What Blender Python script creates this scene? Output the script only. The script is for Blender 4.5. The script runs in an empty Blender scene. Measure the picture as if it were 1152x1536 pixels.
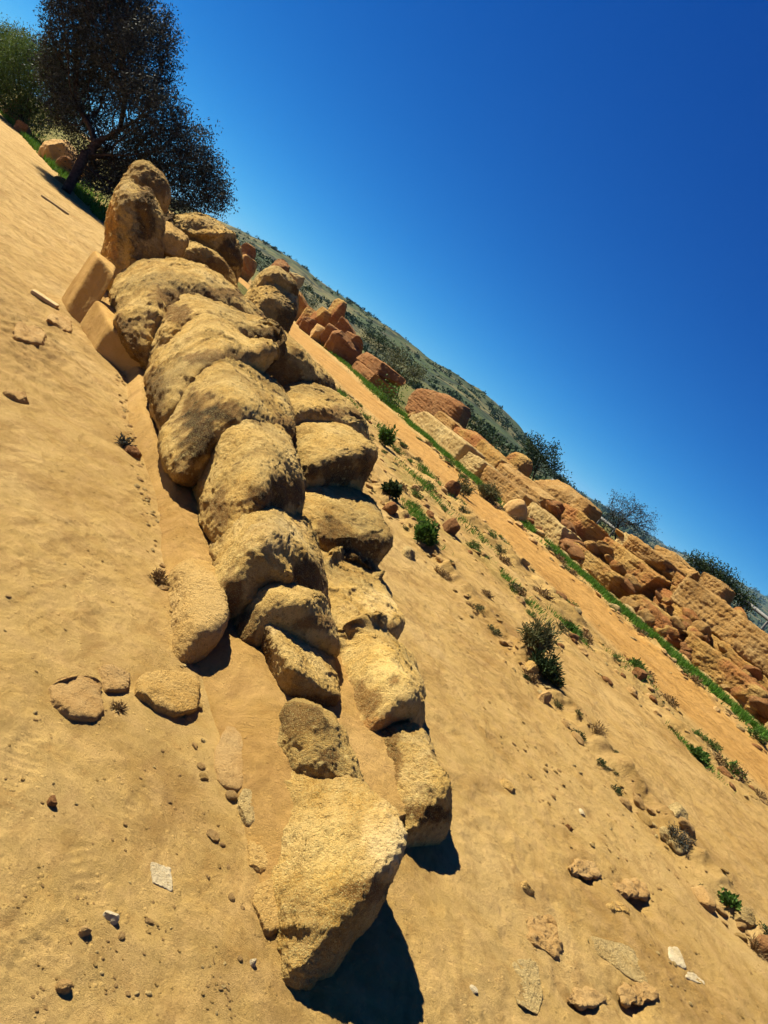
import bpy, math, random
import numpy as np
R_ = math.radians
random.seed(7)
rng = np.random.default_rng(11)
S = bpy.context.scene
COL = S.collection

# ------------------------------------------------------------------ camera
F, ROLL, PITCH, EYE = 1150.0, R_(36.5), math.atan(190/1150.0), 1.2
cam_d = bpy.data.cameras.new('camera'); cam = bpy.data.objects.new('camera', cam_d); COL.objects.link(cam)
cam_d.sensor_fit = 'VERTICAL'; cam_d.sensor_height = 36.0; cam_d.sensor_width = 27.0
cam_d.lens = 36.0*F/1536.0; cam_d.clip_start = 0.05; cam_d.clip_end = 20000
_R = np.array([1., 0, 0]); _D = np.array([0, -math.sin(PITCH), -math.cos(PITCH)]); _Fw = np.array([0, math.cos(PITCH), -math.sin(PITCH)])
_ix = math.cos(ROLL)*_R - math.sin(ROLL)*_D
_iy = math.sin(ROLL)*_R + math.cos(ROLL)*_D
import mathutils
M = mathutils.Matrix.Identity(4)
for i in range(3):
    M[i][0] = _ix[i]; M[i][1] = -_iy[i]; M[i][2] = -_Fw[i]
M[2][3] = EYE
cam.matrix_world = M
S.camera = cam
S.render.resolution_x = 768; S.render.resolution_y = 1024

# site axes: s runs along the fallen statue away from its feet, v to its left side, w up
AX = R_(-32.484)
U = np.array([math.sin(AX), math.cos(AX), 0.]); N = np.array([math.cos(AX), -math.sin(AX), 0.])
O = np.array([0.4363, 1.4791, 0.])
def W(s, v, w=0.0):
    s, v, w = np.broadcast_arrays(np.asarray(s, float), np.asarray(v, float), np.asarray(w, float))
    return O + s[..., None]*U + v[..., None]*N + w[..., None]*np.array([0, 0, 1.])
def ray(px, py):
    return (px-576)*_ix + (py-768)*_iy + F*_Fw
def P(px, py, z=0.0):                       # where a sight line of the survey meets height z
    r = ray(px, py); t = (z-EYE)/r[2]
    q = np.array([0, 0, EYE]) + t*r - O
    return float(q@U), float(q@N)

# ------------------------------------------------------------------ light
SUN_EL, SUN_AZ = R_(43), AX - R_(32)
sun_d = bpy.data.lights.new('sun', 'SUN'); sun = bpy.data.objects.new('sun', sun_d); COL.objects.link(sun)
sun_d.energy = 4.9; sun_d.angle = R_(0.53); sun_d.color = (1.0, 0.95, 0.77)
sdir = mathutils.Vector((math.sin(SUN_AZ)*math.cos(SUN_EL), math.cos(SUN_AZ)*math.cos(SUN_EL), math.sin(SUN_EL)))
sun.rotation_euler = sdir.to_track_quat('Z', 'Y').to_euler(); sun.location = (-30, 30, 40)
world = bpy.data.worlds.new('World'); S.world = world; world.use_nodes = True
wn = world.node_tree.nodes; wl = world.node_tree.links
bg = wn['Background']; sky = wn.new('ShaderNodeTexSky'); sky.sky_type = 'NISHITA'; sky.sun_disc = False
sky.sun_elevation = SUN_EL; sky.sun_rotation = SUN_AZ; sky.altitude = 300; sky.air_density = 0.5; sky.dust_density = 0.0; sky.ozone_density = 4.0
# the deep, polarised blue of the photograph: each channel of the sky gets its own contrast
_sep = wn.new('ShaderNodeSeparateColor'); _com = wn.new('ShaderNodeCombineColor'); wl.new(sky.outputs[0], _sep.inputs[0])
for _i, (_pw, _k) in enumerate(((2.4, 0.9), (1.2, 0.605), (0.75, 0.575))):
    _a = wn.new('ShaderNodeMath'); _a.operation = 'MULTIPLY'; _a.inputs[1].default_value = 0.06; wl.new(_sep.outputs[_i], _a.inputs[0])
    _b = wn.new('ShaderNodeMath'); _b.operation = 'POWER'; _b.inputs[1].default_value = _pw; wl.new(_a.outputs[0], _b.inputs[0])
    _c = wn.new('ShaderNodeMath'); _c.operation = 'MULTIPLY'; _c.inputs[1].default_value = _k*10; wl.new(_b.outputs[0], _c.inputs[0])
    wl.new(_c.outputs[0], _com.inputs[_i])
wl.new(_com.outputs[0], bg.inputs[0]); bg.inputs[1].default_value = 0.1
S.view_settings.view_transform = 'Standard'; S.view_settings.look = 'None'; S.view_settings.exposure = 1.25; S.view_settings.gamma = 1

# ------------------------------------------------------------------ noise
_perm = np.random.default_rng(3).permutation(256).astype(np.int32); _perm = np.concatenate([_perm, _perm, _perm])
_g = np.random.default_rng(4).normal(size=(256, 3)); _g /= np.linalg.norm(_g, axis=1)[:, None]
def perlin(p):
    i = np.floor(p).astype(np.int64); f = p-i; i &= 255
    u = f*f*f*(f*(f*6-15)+10); out = 0
    for dx in (0, 1):
        a = _perm[i[:, 0]+dx]; wx = u[:, 0] if dx else 1-u[:, 0]
        for dy in (0, 1):
            b = _perm[a+i[:, 1]+dy]; wy = u[:, 1] if dy else 1-u[:, 1]
            for dz in (0, 1):
                g = _g[_perm[b+i[:, 2]+dz] & 255]; wz = u[:, 2] if dz else 1-u[:, 2]
                out = out + wx*wy*wz*(g[:, 0]*(f[:, 0]-dx)+g[:, 1]*(f[:, 1]-dy)+g[:, 2]*(f[:, 2]-dz))
    return out
def fbm(p, freq, octs, gain=0.5, lac=2.03, ridged=False):
    t = 0; a = 1.0
    for k in range(octs):
        n = perlin(p*freq + 17.3*k)
        if ridged: n = 0.5-np.abs(n)*1.6
        t = t + a*n; a *= gain; freq *= lac
    return t
def sstep(a, b, x):
    t = np.clip((x-a)/(b-a), 0, 1); return t*t*(3-2*t)

# ------------------------------------------------------------------ mesh helpers
def mesh_np(name, V, quads, mat, parent=None, loc=None, smooth=True, col=None, tris=None, rot=None):
    V = np.asarray(V, np.float32)
    if loc is not None: V = V - np.asarray(loc, np.float32)
    me = bpy.data.meshes.new(name)
    loops = []; starts = []; n0 = 0; nf = 0
    if quads is not None and len(quads):
        q = np.asarray(quads, np.int32); loops.append(q.ravel()); starts.append(np.arange(len(q))*4); n0 = len(q)*4
    if tris is not None and len(tris):
        q = np.asarray(tris, np.int32); loops.append(q.ravel()); starts.append(n0+np.arange(len(q))*3)
    loops = np.concatenate(loops); starts = np.concatenate(starts)
    me.vertices.add(len(V)); me.vertices.foreach_set('co', V.ravel())
    me.loops.add(len(loops)); me.loops.foreach_set('vertex_index', loops.astype(np.int32))
    me.polygons.add(len(starts)); me.polygons.foreach_set('loop_start', starts.astype(np.int32))
    me.update(calc_edges=True)
    if smooth: me.polygons.foreach_set('use_smooth', np.ones(len(starts), bool))
    if col is not None:
        at = me.color_attributes.new('tone', 'FLOAT_COLOR', 'POINT')
        c = np.ones((len(V), 4), np.float32); c[:, :3] = col; at.data.foreach_set('color', c.ravel())
    me.materials.append(mat)
    o = bpy.data.objects.new(name, me); COL.objects.link(o)
    if parent is not None: o.parent = parent
    if loc is not None:
        o.location = loc if parent is None else (np.asarray(loc)-np.asarray(parent.location))
    return o
def tag(o, label, cat, group=None, kind=None):
    if label: o['label'] = label
    if cat: o['category'] = cat
    if group: o['group'] = group
    if kind: o['kind'] = kind
    return o
def thing(name, loc, label, cat, group=None):
    o = bpy.data.objects.new(name, None); o.empty_display_size = 0.2; COL.objects.link(o); o.location = [float(x) for x in loc]
    return tag(o, label, cat, group)
def normals(V, Q):
    a, b, c, d = (V[Q[:, k]] for k in range(4))
    n = np.cross(c-a, d-b); out = np.zeros_like(V)
    for k in range(4): np.add.at(out, Q[:, k], n)
    return out/np.maximum(np.linalg.norm(out, axis=1), 1e-12)[:, None]
_cc = {}
def cube(nx, ny, nz):
    k = (nx, ny, nz)
    if k in _cc: return _cc[k]
    n = np.array(k); pts = []; quads = []; base = 0
    for ax in range(3):
        o1, o2 = (ax+1) % 3, (ax+2) % 3
        for side in (0, 1):
            A, B = np.meshgrid(np.arange(n[o1]+1), np.arange(n[o2]+1), indexing='ij')
            p = np.zeros(A.shape+(3,), int); p[..., ax] = side*n[ax]; p[..., o1] = A; p[..., o2] = B
            id_ = base+np.arange(A.size).reshape(A.shape)
            q = np.stack([id_[:-1, :-1], id_[1:, :-1], id_[1:, 1:], id_[:-1, 1:]], -1).reshape(-1, 4)
            if not side: q = q[:, ::-1]
            pts.append(p.reshape(-1, 3)); quads.append(q); base += A.size
    pts = np.concatenate(pts); quads = np.concatenate(quads)
    uq, inv = np.unique(pts, axis=0, return_inverse=True); inv = inv.ravel()
    r = (uq/n*2-1.0, inv[quads]); _cc[k] = r
    return r
def hexblock(c8, n, a=2.8, b=4.0, amp=0.03, freq=3.0, fine=0.006, strata=0.0, dents=(), seed=0, sfreq=22.0, world=True, ridge=0.0, facet=0):
    """c8: corners fBL fBR fTL fTR bBL bBR bTL bTR in (s,v,w); rounded by superellipse exponents a (across) and b (along)."""
    c = np.asarray(c8, float)
    L = [np.linalg.norm((c[4:].mean(0)-c[:4].mean(0))), np.linalg.norm(c[[1, 3, 5, 7]].mean(0)-c[[0, 2, 4, 6]].mean(0)), np.linalg.norm(c[[2, 3, 6, 7]].mean(0)-c[[0, 1, 4, 5]].mean(0))]
    m = max(L); k = [max(6, int(n*l/m)) for l in L]
    p, Q = cube(*k)
    # even the grid out over the rounded form
    p = np.tan(p*math.pi/4*0.94)/math.tan(math.pi/4*0.94)
    ap = np.abs(p)
    rho = ((ap[:, 1]**a+ap[:, 2]**a)**(b/a)+ap[:, 0]**b)**(1/b)
    q = p/rho[:, None]
    t = (q+1)/2; x, y, z = t[:, 0:1], t[:, 1:2], t[:, 2:3]
    V = ((c[0]*(1-y)+c[1]*y)*(1-z)+(c[2]*(1-y)+c[3]*y)*z)*(1-x)+((c[4]*(1-y)+c[5]*y)*(1-z)+(c[6]*(1-y)+c[7]*y)*z)*x
    if world: V = W(V[:, 0], V[:, 1], V[:, 2])
    so = np.array([seed*13.1, seed*7.7, seed*3.3])
    for (dc, rad, dep) in dents:
        dc = W(*dc) if world else np.asarray(dc); nn = normals(V, Q)
        V = V - nn*(dep*np.exp(-((V-dc)**2).sum(1)/(rad*rad)))[:, None]
    nn = normals(V, Q)
    if facet:
        rr = np.random.default_rng(seed+100)
        ctr = V.mean(0); sc = np.abs(V-ctr).max(0)
        for _ in range(facet):
            d = rr.normal(size=3); d /= np.linalg.norm(d)
            pr = (V-ctr)@d; lim = pr.max()*rr.uniform(.62, .85)
            V = V - np.maximum(pr-lim, 0)[:, None]*d*0.92
        nn = normals(V, Q)
    h = amp*fbm(V+so, freq, 3) + fine*fbm(V+so, freq*9, 4, 0.6)
    if ridge: h = h + ridge*fbm(V+so, freq*2.3, 3, ridged=True)
    if strata:
        zz = V[:, 2]+0.05*fbm(V+so, 1.5, 2)
        sn = np.stack([V[:, 0]*1.2, V[:, 1]*1.2, zz*sfreq], 1)
        h = h + strata*fbm(sn+so, 1.0, 3, 0.6)
    V = V + nn*h[:, None]
    return V, Q
def hx(sf, sb, vf, vb, wf, wb, z0=-0.05, lean=0.0):
    """simple hexahedron: sf/sb front/back s, vf/vb (left,right), wf/wb top height"""
    return [(sf-lean, vf[0], z0), (sf-lean, vf[1], z0), (sf, vf[0], wf), (sf, vf[1], wf), (sb, vb[0], z0), (sb, vb[1], z0), (sb, vb[0], wb), (sb, vb[1], wb)]

# ------------------------------------------------------------------ materials
class NT:
    def __init__(s, name):
        s.m = bpy.data.materials.new(name); s.m.use_nodes = True; s.t = s.m.node_tree; s.n = s.t.nodes; s.l = s.t.links
        s.b = s.n['Principled BSDF']; s.b.inputs['Roughness'].default_value = 0.95; s.b.inputs['Specular IOR Level'].default_value = 0.12
    def new(s, ty, **kw):
        x = s.n.new(ty)
        for k, v in kw.items(): setattr(x, k, v)
        return x
    def link(s, a, b): s.l.new(a, b)
    def coord(s, rnd=True):
        tc = s.new('ShaderNodeTexCoord')
        if not rnd: return tc.outputs['Object']
        oi = s.new('ShaderNodeObjectInfo'); v = s.new('ShaderNodeVectorMath', operation='SCALE'); s.link(oi.outputs['Location'], v.inputs[0]); v.inputs['Scale'].default_value = 1.7
        a = s.new('ShaderNodeVectorMath', operation='ADD'); s.link(tc.outputs['Object'], a.inputs[0]); s.link(v.outputs[0], a.inputs[1]); return a.outputs[0]
    def noise(s, vec, sc, det=6, rough=0.6, dist=0.0):
        x = s.new('ShaderNodeTexNoise'); x.inputs['Scale'].default_value = sc; x.inputs['Detail'].default_value = det; x.inputs['Roughness'].default_value = rough; x.inputs['Distortion'].default_value = dist
        s.link(vec, x.inputs['Vector']); return x.outputs['Fac']
    def voro(s, vec, sc, feat='F1'):
        x = s.new('ShaderNodeTexVoronoi', feature=feat); x.inputs['Scale'].default_value = sc; s.link(vec, x.inputs['Vector']); return x.outputs['Distance']
    def ramp(s, fac, stops):
        x = s.new('ShaderNodeValToRGB'); e = x.color_ramp.elements
        while len(e) < len(stops): e.new(0.5)
        for el, (p, c) in zip(e, stops):
            el.position = p; el.color = (c, c, c, 1) if isinstance(c, (int, float)) else (*c, 1)
        s.link(fac, x.inputs['Fac']); return x.outputs['Color']
    def mix(s, fac, a, b, mode='MIX'):
        x = s.new('ShaderNodeMix', data_type='RGBA', blend_type=mode)
        for sock, val in ((x.inputs[0], fac), (x.inputs[6], a), (x.inputs[7], b)):
            if isinstance(val, (int, float)): sock.default_value = val
            elif isinstance(val, tuple): sock.default_value = (*val, 1)
            else: s.link(val, sock)
        return x.outputs[2]
    def math(s, op, a, b=0.0):
        x = s.new('ShaderNodeMath', operation=op)
        for sock, val in ((x.inputs[0], a), (x.inputs[1], b)):
            if isinstance(val, (int, float)): sock.default_value = val
            else: s.link(val, sock)
        return x.outputs[0]
    def bump(s, h, dist, st=1.0, prev=None):
        x = s.new('ShaderNodeBump'); x.inputs['Distance'].default_value = dist; x.inputs['Strength'].default_value = st; s.link(h, x.inputs['Height'])
        if prev is not None: s.link(prev, x.inputs['Normal'])
        return x.outputs[0]
    def fin(s, col, nrm=None, rough=None):
        if isinstance(col, tuple): s.b.inputs['Base Color'].default_value = (*col, 1)
        else: s.link(col, s.b.inputs['Base Color'])
        if nrm is not None: s.link(nrm, s.b.inputs['Normal'])
        if rough: s.b.inputs['Roughness'].default_value = rough
        return s.m
def stone_mat(name, dark, mid, light, patina=(0.06, 0.04, 0.02), pat=0.5, scale=1.0, bump=0.004, strata=0.0, red=None, vein=0.5, tone=False):
    t = NT(name); c = t.coord()
    big = t.noise(c, 2.2*scale, 5, 0.6, 0.3); med = t.noise(c, 9*scale, 8, 0.65); fin = t.noise(c, 60*scale, 8, 0.75); grain = t.noise(c, 260*scale, 3, 0.7)
    col = t.ramp(big, [(0.3, dark), (0.5, mid), (0.72, light)])
    col = t.mix(t.ramp(med, [(0.4, 0.0), (0.7, 0.6)]), col, light)
    if red: col = t.mix(t.ramp(t.noise(c, 1.6*scale, 4, 0.6, 0.6), [(0.48, 0.0), (0.6, 0.85)]), col, red)
    pm = t.math('MULTIPLY', t.ramp(t.noise(c, 1.5*scale, 6, 0.6, 0.2), [(0.5, 0.0), (0.66, 1.0)]), t.ramp(fin, [(0.38, 0.1), (0.62, 1.0)]))
    col = t.mix(t.math('MULTIPLY', pm, pat), col, patina)
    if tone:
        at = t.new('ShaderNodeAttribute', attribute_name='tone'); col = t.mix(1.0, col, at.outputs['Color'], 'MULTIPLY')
    # pits and grains of the sandstone itself
    pits = t.ramp(t.voro(c, 85*scale), [(0.1, 0.0), (0.34, 1.0)])
    col = t.mix(t.math('MULTIPLY', t.ramp(fin, [(0.34, 1.0), (0.5, 0.0)]), vein), col, tuple(x*0.35 for x in dark))
    col = t.mix(t.math('MULTIPLY', t.ramp(grain, [(0.52, 0.0), (0.68, 1.0)]), 0.5), col, tuple(min(0.8, x*1.5) for x in light))
    dots = t.math('MULTIPLY', t.ramp(t.voro(c, 46*scale), [(0.16, 1.0), (0.34, 0.0)]), t.ramp(t.noise(c, 7*scale, 5, 0.7), [(0.46, 0.0), (0.58, 1.0)]))
    col = t.mix(t.math('MULTIPLY', dots, 0.52*min(1, pat*1.4)), col, tuple(x*0.30 for x in dark))
    lich = t.math('MULTIPLY', t.ramp(t.voro(c, 27*scale), [(0.14, 1.0), (0.3, 0.0)]), t.ramp(t.noise(c, 3.1*scale, 5, 0.7), [(0.5, 0.0), (0.6, 1.0)]))
    col = t.mix(t.math('MULTIPLY', lich, 0.5*min(1, pat*1.4)), col, tuple(min(.8, x*1.25) for x in light))
    brk = t.ramp(t.noise(c, 5.0*scale, 9, 0.75, 0.8), [(0.42, 1.0), (0.5, 0.0)])
    col = t.mix(t.math('MULTIPLY', brk, 0.33*min(1, pat*1.4)), col, tuple(x*0.62 for x in dark))
    h = t.math('ADD', t.math('MULTIPLY', dots, -0.5), t.math('MULTIPLY', fin, 1.2)) if False else t.math('ADD', t.math('MULTIPLY', fin, 1.2), t.math('MULTIPLY', grain, 0.6))
    h = t.math('ADD', h, t.math('MULTIPLY', pits, 0.25))
    nrm = t.bump(h, bump*6, 1.0)
    if strata:
        mp = t.new('ShaderNodeMapping'); mp.inputs['Scale'].default_value = (1.0, 1.0, 9.0); t.link(c, mp.inputs['Vector'])
        st = t.noise(mp.outputs[0], 2.5*scale, 7, 0.7, 0.4)
        nrm = t.bump(st, strata, 1.0, nrm); col = t.mix(t.ramp(st, [(0.34, 0.6), (0.46, 0.0)]), col, tuple(x*0.4 for x in dark))
    return t.fin(col, nrm)
SAND_D, SAND_M, SAND_L = (0.37, 0.215, 0.058), (0.50, 0.315, 0.098), (0.57, 0.375, 0.14)
M_statue = stone_mat('sandstone_weathered', (0.46, 0.24, 0.052), (0.61, 0.365, 0.096), (0.71, 0.48, 0.18), pat=0.8, bump=0.0035, tone=True)
M_foot = stone_mat('sandstone_sandy', (0.46, 0.245, 0.05), (0.58, 0.335, 0.082), (0.69, 0.48, 0.19), pat=0.3, bump=0.003, tone=True)
M_knob = stone_mat('sandstone_sup', (0.46, 0.25, 0.06), (0.55, 0.32, 0.09), (0.62, 0.40, 0.15), pat=0.12, bump=0.003, tone=True)
M_sup = stone_mat('sandstone_fresh', (0.46, 0.25, 0.06), (0.55, 0.32, 0.09), (0.62, 0.40, 0.15), pat=0.12, bump=0.003)
M_wall = stone_mat('sandstone_layered', (0.33, 0.16, 0.042), (0.45, 0.24, 0.065), (0.53, 0.34, 0.135), pat=0.5, scale=0.55, bump=0.006, strata=0.05)
M_wallr = stone_mat('sandstone_red', (0.35, 0.165, 0.038), (0.47, 0.25, 0.06), (0.55, 0.35, 0.115), pat=0.35, scale=0.55, bump=0.006, strata=0.06, red=(0.38, 0.13, 0.04))
M_walld = stone_mat('sandstone_brown', (0.24, 0.095, 0.03), (0.33, 0.14, 0.045), (0.40, 0.21, 0.08), pat=0.5, scale=0.55, bump=0.006, strata=0.05)
M_pale = stone_mat('sandstone_pale', (0.43, 0.255, 0.08), (0.54, 0.35, 0.125), (0.62, 0.45, 0.20), pat=0.3, scale=0.8, bump=0.005, strata=0.01)
M_rubble = stone_mat('sandy_rubble', (0.38, 0.20, 0.06), (0.50, 0.285, 0.095), (0.58, 0.37, 0.15), pat=0.12, scale=2.0, bump=0.002, vein=0.35)
M_white = stone_mat('chalk_fragment', (0.50, 0.36, 0.18), (0.58, 0.44, 0.25), (0.66, 0.54, 0.35), pat=0.1, scale=2.0, bump=0.0015, vein=0.15)
def sand_mat(name, tone=False, smooth=False, tint=None):
    t = NT(name); c = t.coord(False)
    a = t.noise(c, 1.3, 6, 0.6, 0.4); b = t.noise(c, 9, 8, 0.7); g = t.noise(c, 150, 6, 0.75); g2 = t.noise(c, 600, 2, 0.6)
    col = t.ramp(a, [(0.32, SAND_D), (0.5, SAND_M), (0.7, SAND_L)])
    col = t.mix(t.math('MULTIPLY', t.ramp(b, [(0.42, 0.0), (0.68, 1.0)]), 0.5), col, (0.60, 0.37, 0.15))
    col = t.mix(t.math('MULTIPLY', t.ramp(b, [(0.3, 1.0), (0.44, 0.0)]), 0.4), col, (0.40, 0.20, 0.055))
    if tone:
        at = t.new('ShaderNodeAttribute', attribute_name='tone'); col = t.mix(1.0, col, at.outputs['Color'], 'MULTIPLY')
    if tint: col = t.mix(1.0, col, tint, 'MULTIPLY')
    if not smooth:
        col = t.mix(t.math('MULTIPLY', t.ramp(g, [(0.32, 1.0), (0.45, 0.0)]), 0.35), col, (0.22, 0.11, 0.03))
        col = t.mix(t.math('MULTIPLY', t.ramp(g2, [(0.6, 0.0), (0.75, 1.0)]), 0.25), col, (0.72, 0.52, 0.28))
        vo = t.new('ShaderNodeTexVoronoi', feature='F1'); vo.inputs['Scale'].default_value = 42; t.link(c, vo.inputs['Vector'])
        peb = t.ramp(vo.outputs['Distance'], [(0.1, 1.0), (0.24, 0.0)])
        sel = t.ramp(t.noise(c, 5.5, 3, 0.6), [(0.46, 0.0), (0.58, 1.0)])
        peb = t.math('MULTIPLY', peb, sel)
        n = t.bump(t.math('ADD', t.math('MULTIPLY', b, 1.0), t.math('MULTIPLY', g, 0.28)), 0.030, 0.7)
        n = t.bump(t.ramp(t.noise(c, 6.5, 9, 0.74, 0.7), [(0.43, 0.0), (0.49, 1.0)]), 0.012, 0.8, n); n = t.bump(peb, 0.008, 0.9, n); n = t.bump(g2, 0.004, 0.8, n)
        mp = t.new('ShaderNodeMapping'); mp.inputs['Rotation'].default_value = (0, 0, AX); mp.inputs['Scale'].default_value = (7, 1.6, 1); t.link(c, mp.inputs['Vector'])
        stk = t.ramp(t.noise(mp.outputs[0], 1.6, 8, 0.72), [(0.36, 1.0), (0.47, 0.0)]); col = t.mix(t.math('MULTIPLY', stk, 0.42), col, (0.27, 0.14, 0.04))
        cru = t.ramp(t.noise(c, 3.2, 9, 0.72, 0.9), [(0.40, 1.0), (0.47, 0.0)]); col = t.mix(t.math('MULTIPLY', cru, 0.35), col, (0.30, 0.16, 0.045))
    else:
        col = t.mix(t.math('MULTIPLY', t.ramp(g, [(0.34, 1.0), (0.46, 0.0)]), 0.4), col, (0.25, 0.13, 0.035))
        n = t.bump(t.math('ADD', t.math('MULTIPLY', b, 0.6), t.math('MULTIPLY', g, 0.3)), 0.022, 0.9)
    return t.fin(col, n)
M_sand = sand_mat('sandy_earth', True)
M_plinth = sand_mat('sand_mortar', False, False, (.98, .91, .82))
M_prop = sand_mat('pale_mortar', False, True, (.86, .79, .66))
def leaf_mat(name, c1, c2, c3, trans=0.25, rough=0.6):
    t = NT(name); g = t.new('ShaderNodeNewGeometry'); c = t.coord(False)
    r = t.noise(c, 4.0, 3, 0.6)
    mm = t.math('ADD', t.math('MULTIPLY', r, 0.6), t.math('MULTIPLY', g.outputs['Random Per Island'], 0.5))
    col = t.ramp(mm, [(0.25, c1), (0.55, c2), (0.85, c3)])
    t.fin(col, None, rough); t.b.inputs['Specular IOR Level'].default_value = 0.04
    tr = t.new('ShaderNodeBsdfTranslucent'); t.link(col, tr.inputs['Color']); mx = t.new('ShaderNodeMixShader'); mx.inputs[0].default_value = trans
    t.link(t.b.outputs[0], mx.inputs[1]); t.link(tr.outputs[0], mx.inputs[2]); t.link(mx.outputs[0], t.n['Material Output'].inputs['Surface'])
    return t.m
M_leaf_olive = leaf_mat('foliage_grey_olive', (0.018, 0.021, 0.018), (0.038, 0.043, 0.036), (0.080, 0.085, 0.074), 0.08)
M_leaf_bush = leaf_mat('foliage_bush', (0.035, 0.06, 0.012), (0.07, 0.11, 0.022), (0.13, 0.18, 0.045), 0.25)
M_leaf_dark = leaf_mat('foliage_dark', (0.015, 0.025, 0.01), (0.03, 0.05, 0.018), (0.06, 0.085, 0.03), 0.12)
M_scrub = leaf_mat('hill_scrub', (0.018, 0.032, 0.012), (0.032, 0.052, 0.02), (0.055, 0.08, 0.032), 0.1)
M_leaf_green = leaf_mat('foliage_green', (0.03, 0.07, 0.01), (0.06, 0.12, 0.02), (0.11, 0.17, 0.04), 0.25)
M_grass = leaf_mat('grass', (0.04, 0.10, 0.010), (0.07, 0.165, 0.015), (0.14, 0.21, 0.045), 0.25)
M_grey = leaf_mat('foliage_greygreen', (0.05, 0.055, 0.02), (0.09, 0.095, 0.035), (0.16, 0.14, 0.07), 0.15)
M_dry = leaf_mat('dry_stems', (0.10, 0.055, 0.02), (0.2, 0.12, 0.05), (0.34, 0.24, 0.11), 0.1)
t = NT('bark'); M_bark = t.fin(t.ramp(t.noise(t.coord(False), 14, 6), [(0.35, (0.02, 0.014, 0.01)), (0.7, (0.075, 0.05, 0.035))]))
t = NT('grey_metal_rail'); M_rail = t.fin(t.ramp(t.noise(t.coord(), 9, 5), [(0.3, (0.15, 0.14, 0.125)), (0.7, (0.26, 0.245, 0.22))]), None, 0.6)
t = NT('pale_wood'); _c = t.coord(); M_wood = t.fin(t.ramp(t.noise(_c, 25, 5), [(0.3, (0.40, 0.26, 0.11)), (0.7, (0.52, 0.37, 0.18))]))
t = NT('hill_ground'); _c = t.coord(False)
_h = t.ramp(t.noise(_c, 0.012, 6, 0.6, 0.5), [(0.36, (0.07, 0.075, 0.026)), (0.48, (0.035, 0.055, 0.018)), (0.56, (0.14, 0.115, 0.045)), (0.7, (0.05, 0.068, 0.024))])
_h = t.mix(t.ramp(t.noise(_c, 0.12, 8, 0.75), [(0.48, 0.0), (0.56, 1.0)]), _h, (0.014, 0.02, 0.009))
_h = t.mix(t.ramp(t.noise(_c, 0.05, 4, 0.7), [(0.62, 0.0), (0.7, 0.6)]), _h, (0.17, 0.125, 0.06)); M_hill = t.fin(_h)

# ------------------------------------------------------------------ ground
def ground_h(X, Y, fine=True):
    q = np.stack([X-O[0], Y-O[1]], 1); s = q@U[:2]; v = q@N[:2]
    p = np.stack([s, v, np.zeros_like(s)], 1)
    d = np.hypot(X, Y)
    near = 1-sstep(14, 40, d)
    z = 0.02*fbm(p, 0.5, 3) + near*0.016*fbm(p, 3.0, 4, 0.55)
    z = z + near*0.008*fbm(p, 14.0, 4, 0.6)*sstep(-.2, .3, fbm(p+5, 1.1, 2)+.15)
    wob = 0.12*fbm(p, 0.9, 3)
    # low broken edge beside the statue terrace, then a debris band and the bank under the wall
    e = v-3.0-wob; ek = sstep(-3, .3, s)*(1-sstep(13, 22, s))
    z = z + ek*0.055*sstep(-.06, .06, e+.14*fbm(p, 6, 3))*(1-sstep(1.2, 2.8, e)) + ek*0.05*np.exp(-(e/.11)**2)*np.clip(.7+2.2*fbm(p, 2.6, 4), -.3, 2)
    e2 = v-5.9-1.5*wob
    z = z + near*0.09*np.exp(-(e2/.45)**2)*np.clip(.4+2*fbm(p, 1.4, 3)+.5*fbm(p, 6, 3), 0, 2) + near*.05*np.exp(-((v-9.3)/.4)**2)*np.clip(.3+2*fbm(p+4, 1.7, 4), 0, 2)
    z = z + near*0.03*np.exp(-((v-4.3)/.9)**2)*np.clip(2*fbm(p+9, 2.5, 3), -.4, 1.5)*sstep(3, 6, s)
    z = z + near*0.04*sstep(9.8, 10.4, v)
    # clods at the left by the shoulder
    cl = np.exp(-(((s-4.2)/.9)**2+((v+.75)/.4)**2))
    z = z + cl*0.05*np.clip(fbm(p+3, 5.0, 4, ridged=True), -.3, 1)
    # shallow pits with undercut crust in the right foreground
    for (cs, cv, r, dp) in PITS: z = z - dp*np.exp(-(((s-cs)/r)**2+((v-cv)/(r*1.5))**2))*(1+.8*fbm(p, 7.0, 3))
    for (cs, cv, a, dp) in PRINTS:
        ds, dv = s-cs, v-cv; k = (np.abs(ds) < .3) & (np.abs(dv) < .3)
        if not k.any(): continue
        x_, y_ = ds[k]*math.cos(a)+dv[k]*math.sin(a), -ds[k]*math.sin(a)+dv[k]*math.cos(a)
        x_, y_ = x_/.72, y_/.72; nz = fbm(np.stack([s[k], v[k], 0*s[k]], 1)+cs, 9, 3)
        m = sstep(1.2, .75, np.sqrt((x_/.145)**2+(y_/(.05-.012*np.sin(x_*18)))**2)+.5*nz)
        z[k] -= dp*m*(1+.45*np.sin(x_*170+4*nz)); z[k] += dp*.4*np.exp(-((np.sqrt((x_/.16)**2+(y_/.062)**2)-1)/.14)**2)*(1+2*nz)
    # bank rising behind the grass at the left, under the tree
    z = z + 0.5*sstep(0.2, 3.0, v-(0.3-(s-16)*.19))*sstep(15.5, 19, s)*(1-sstep(3.5, 6.5, v))
    z = np.where(v > 13, z*(1-sstep(13, 16, v)), z)
    z = z + sstep(60, 300, d)*0.4*fbm(p, 0.02, 3)
    return z, s, v
PITS = [(*P(880, 1310), .06, .03), (*P(955, 1345), .07, .04), (*P(870, 1500), .06, .025), (*P(945, 1500), .05, .03)]
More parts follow.
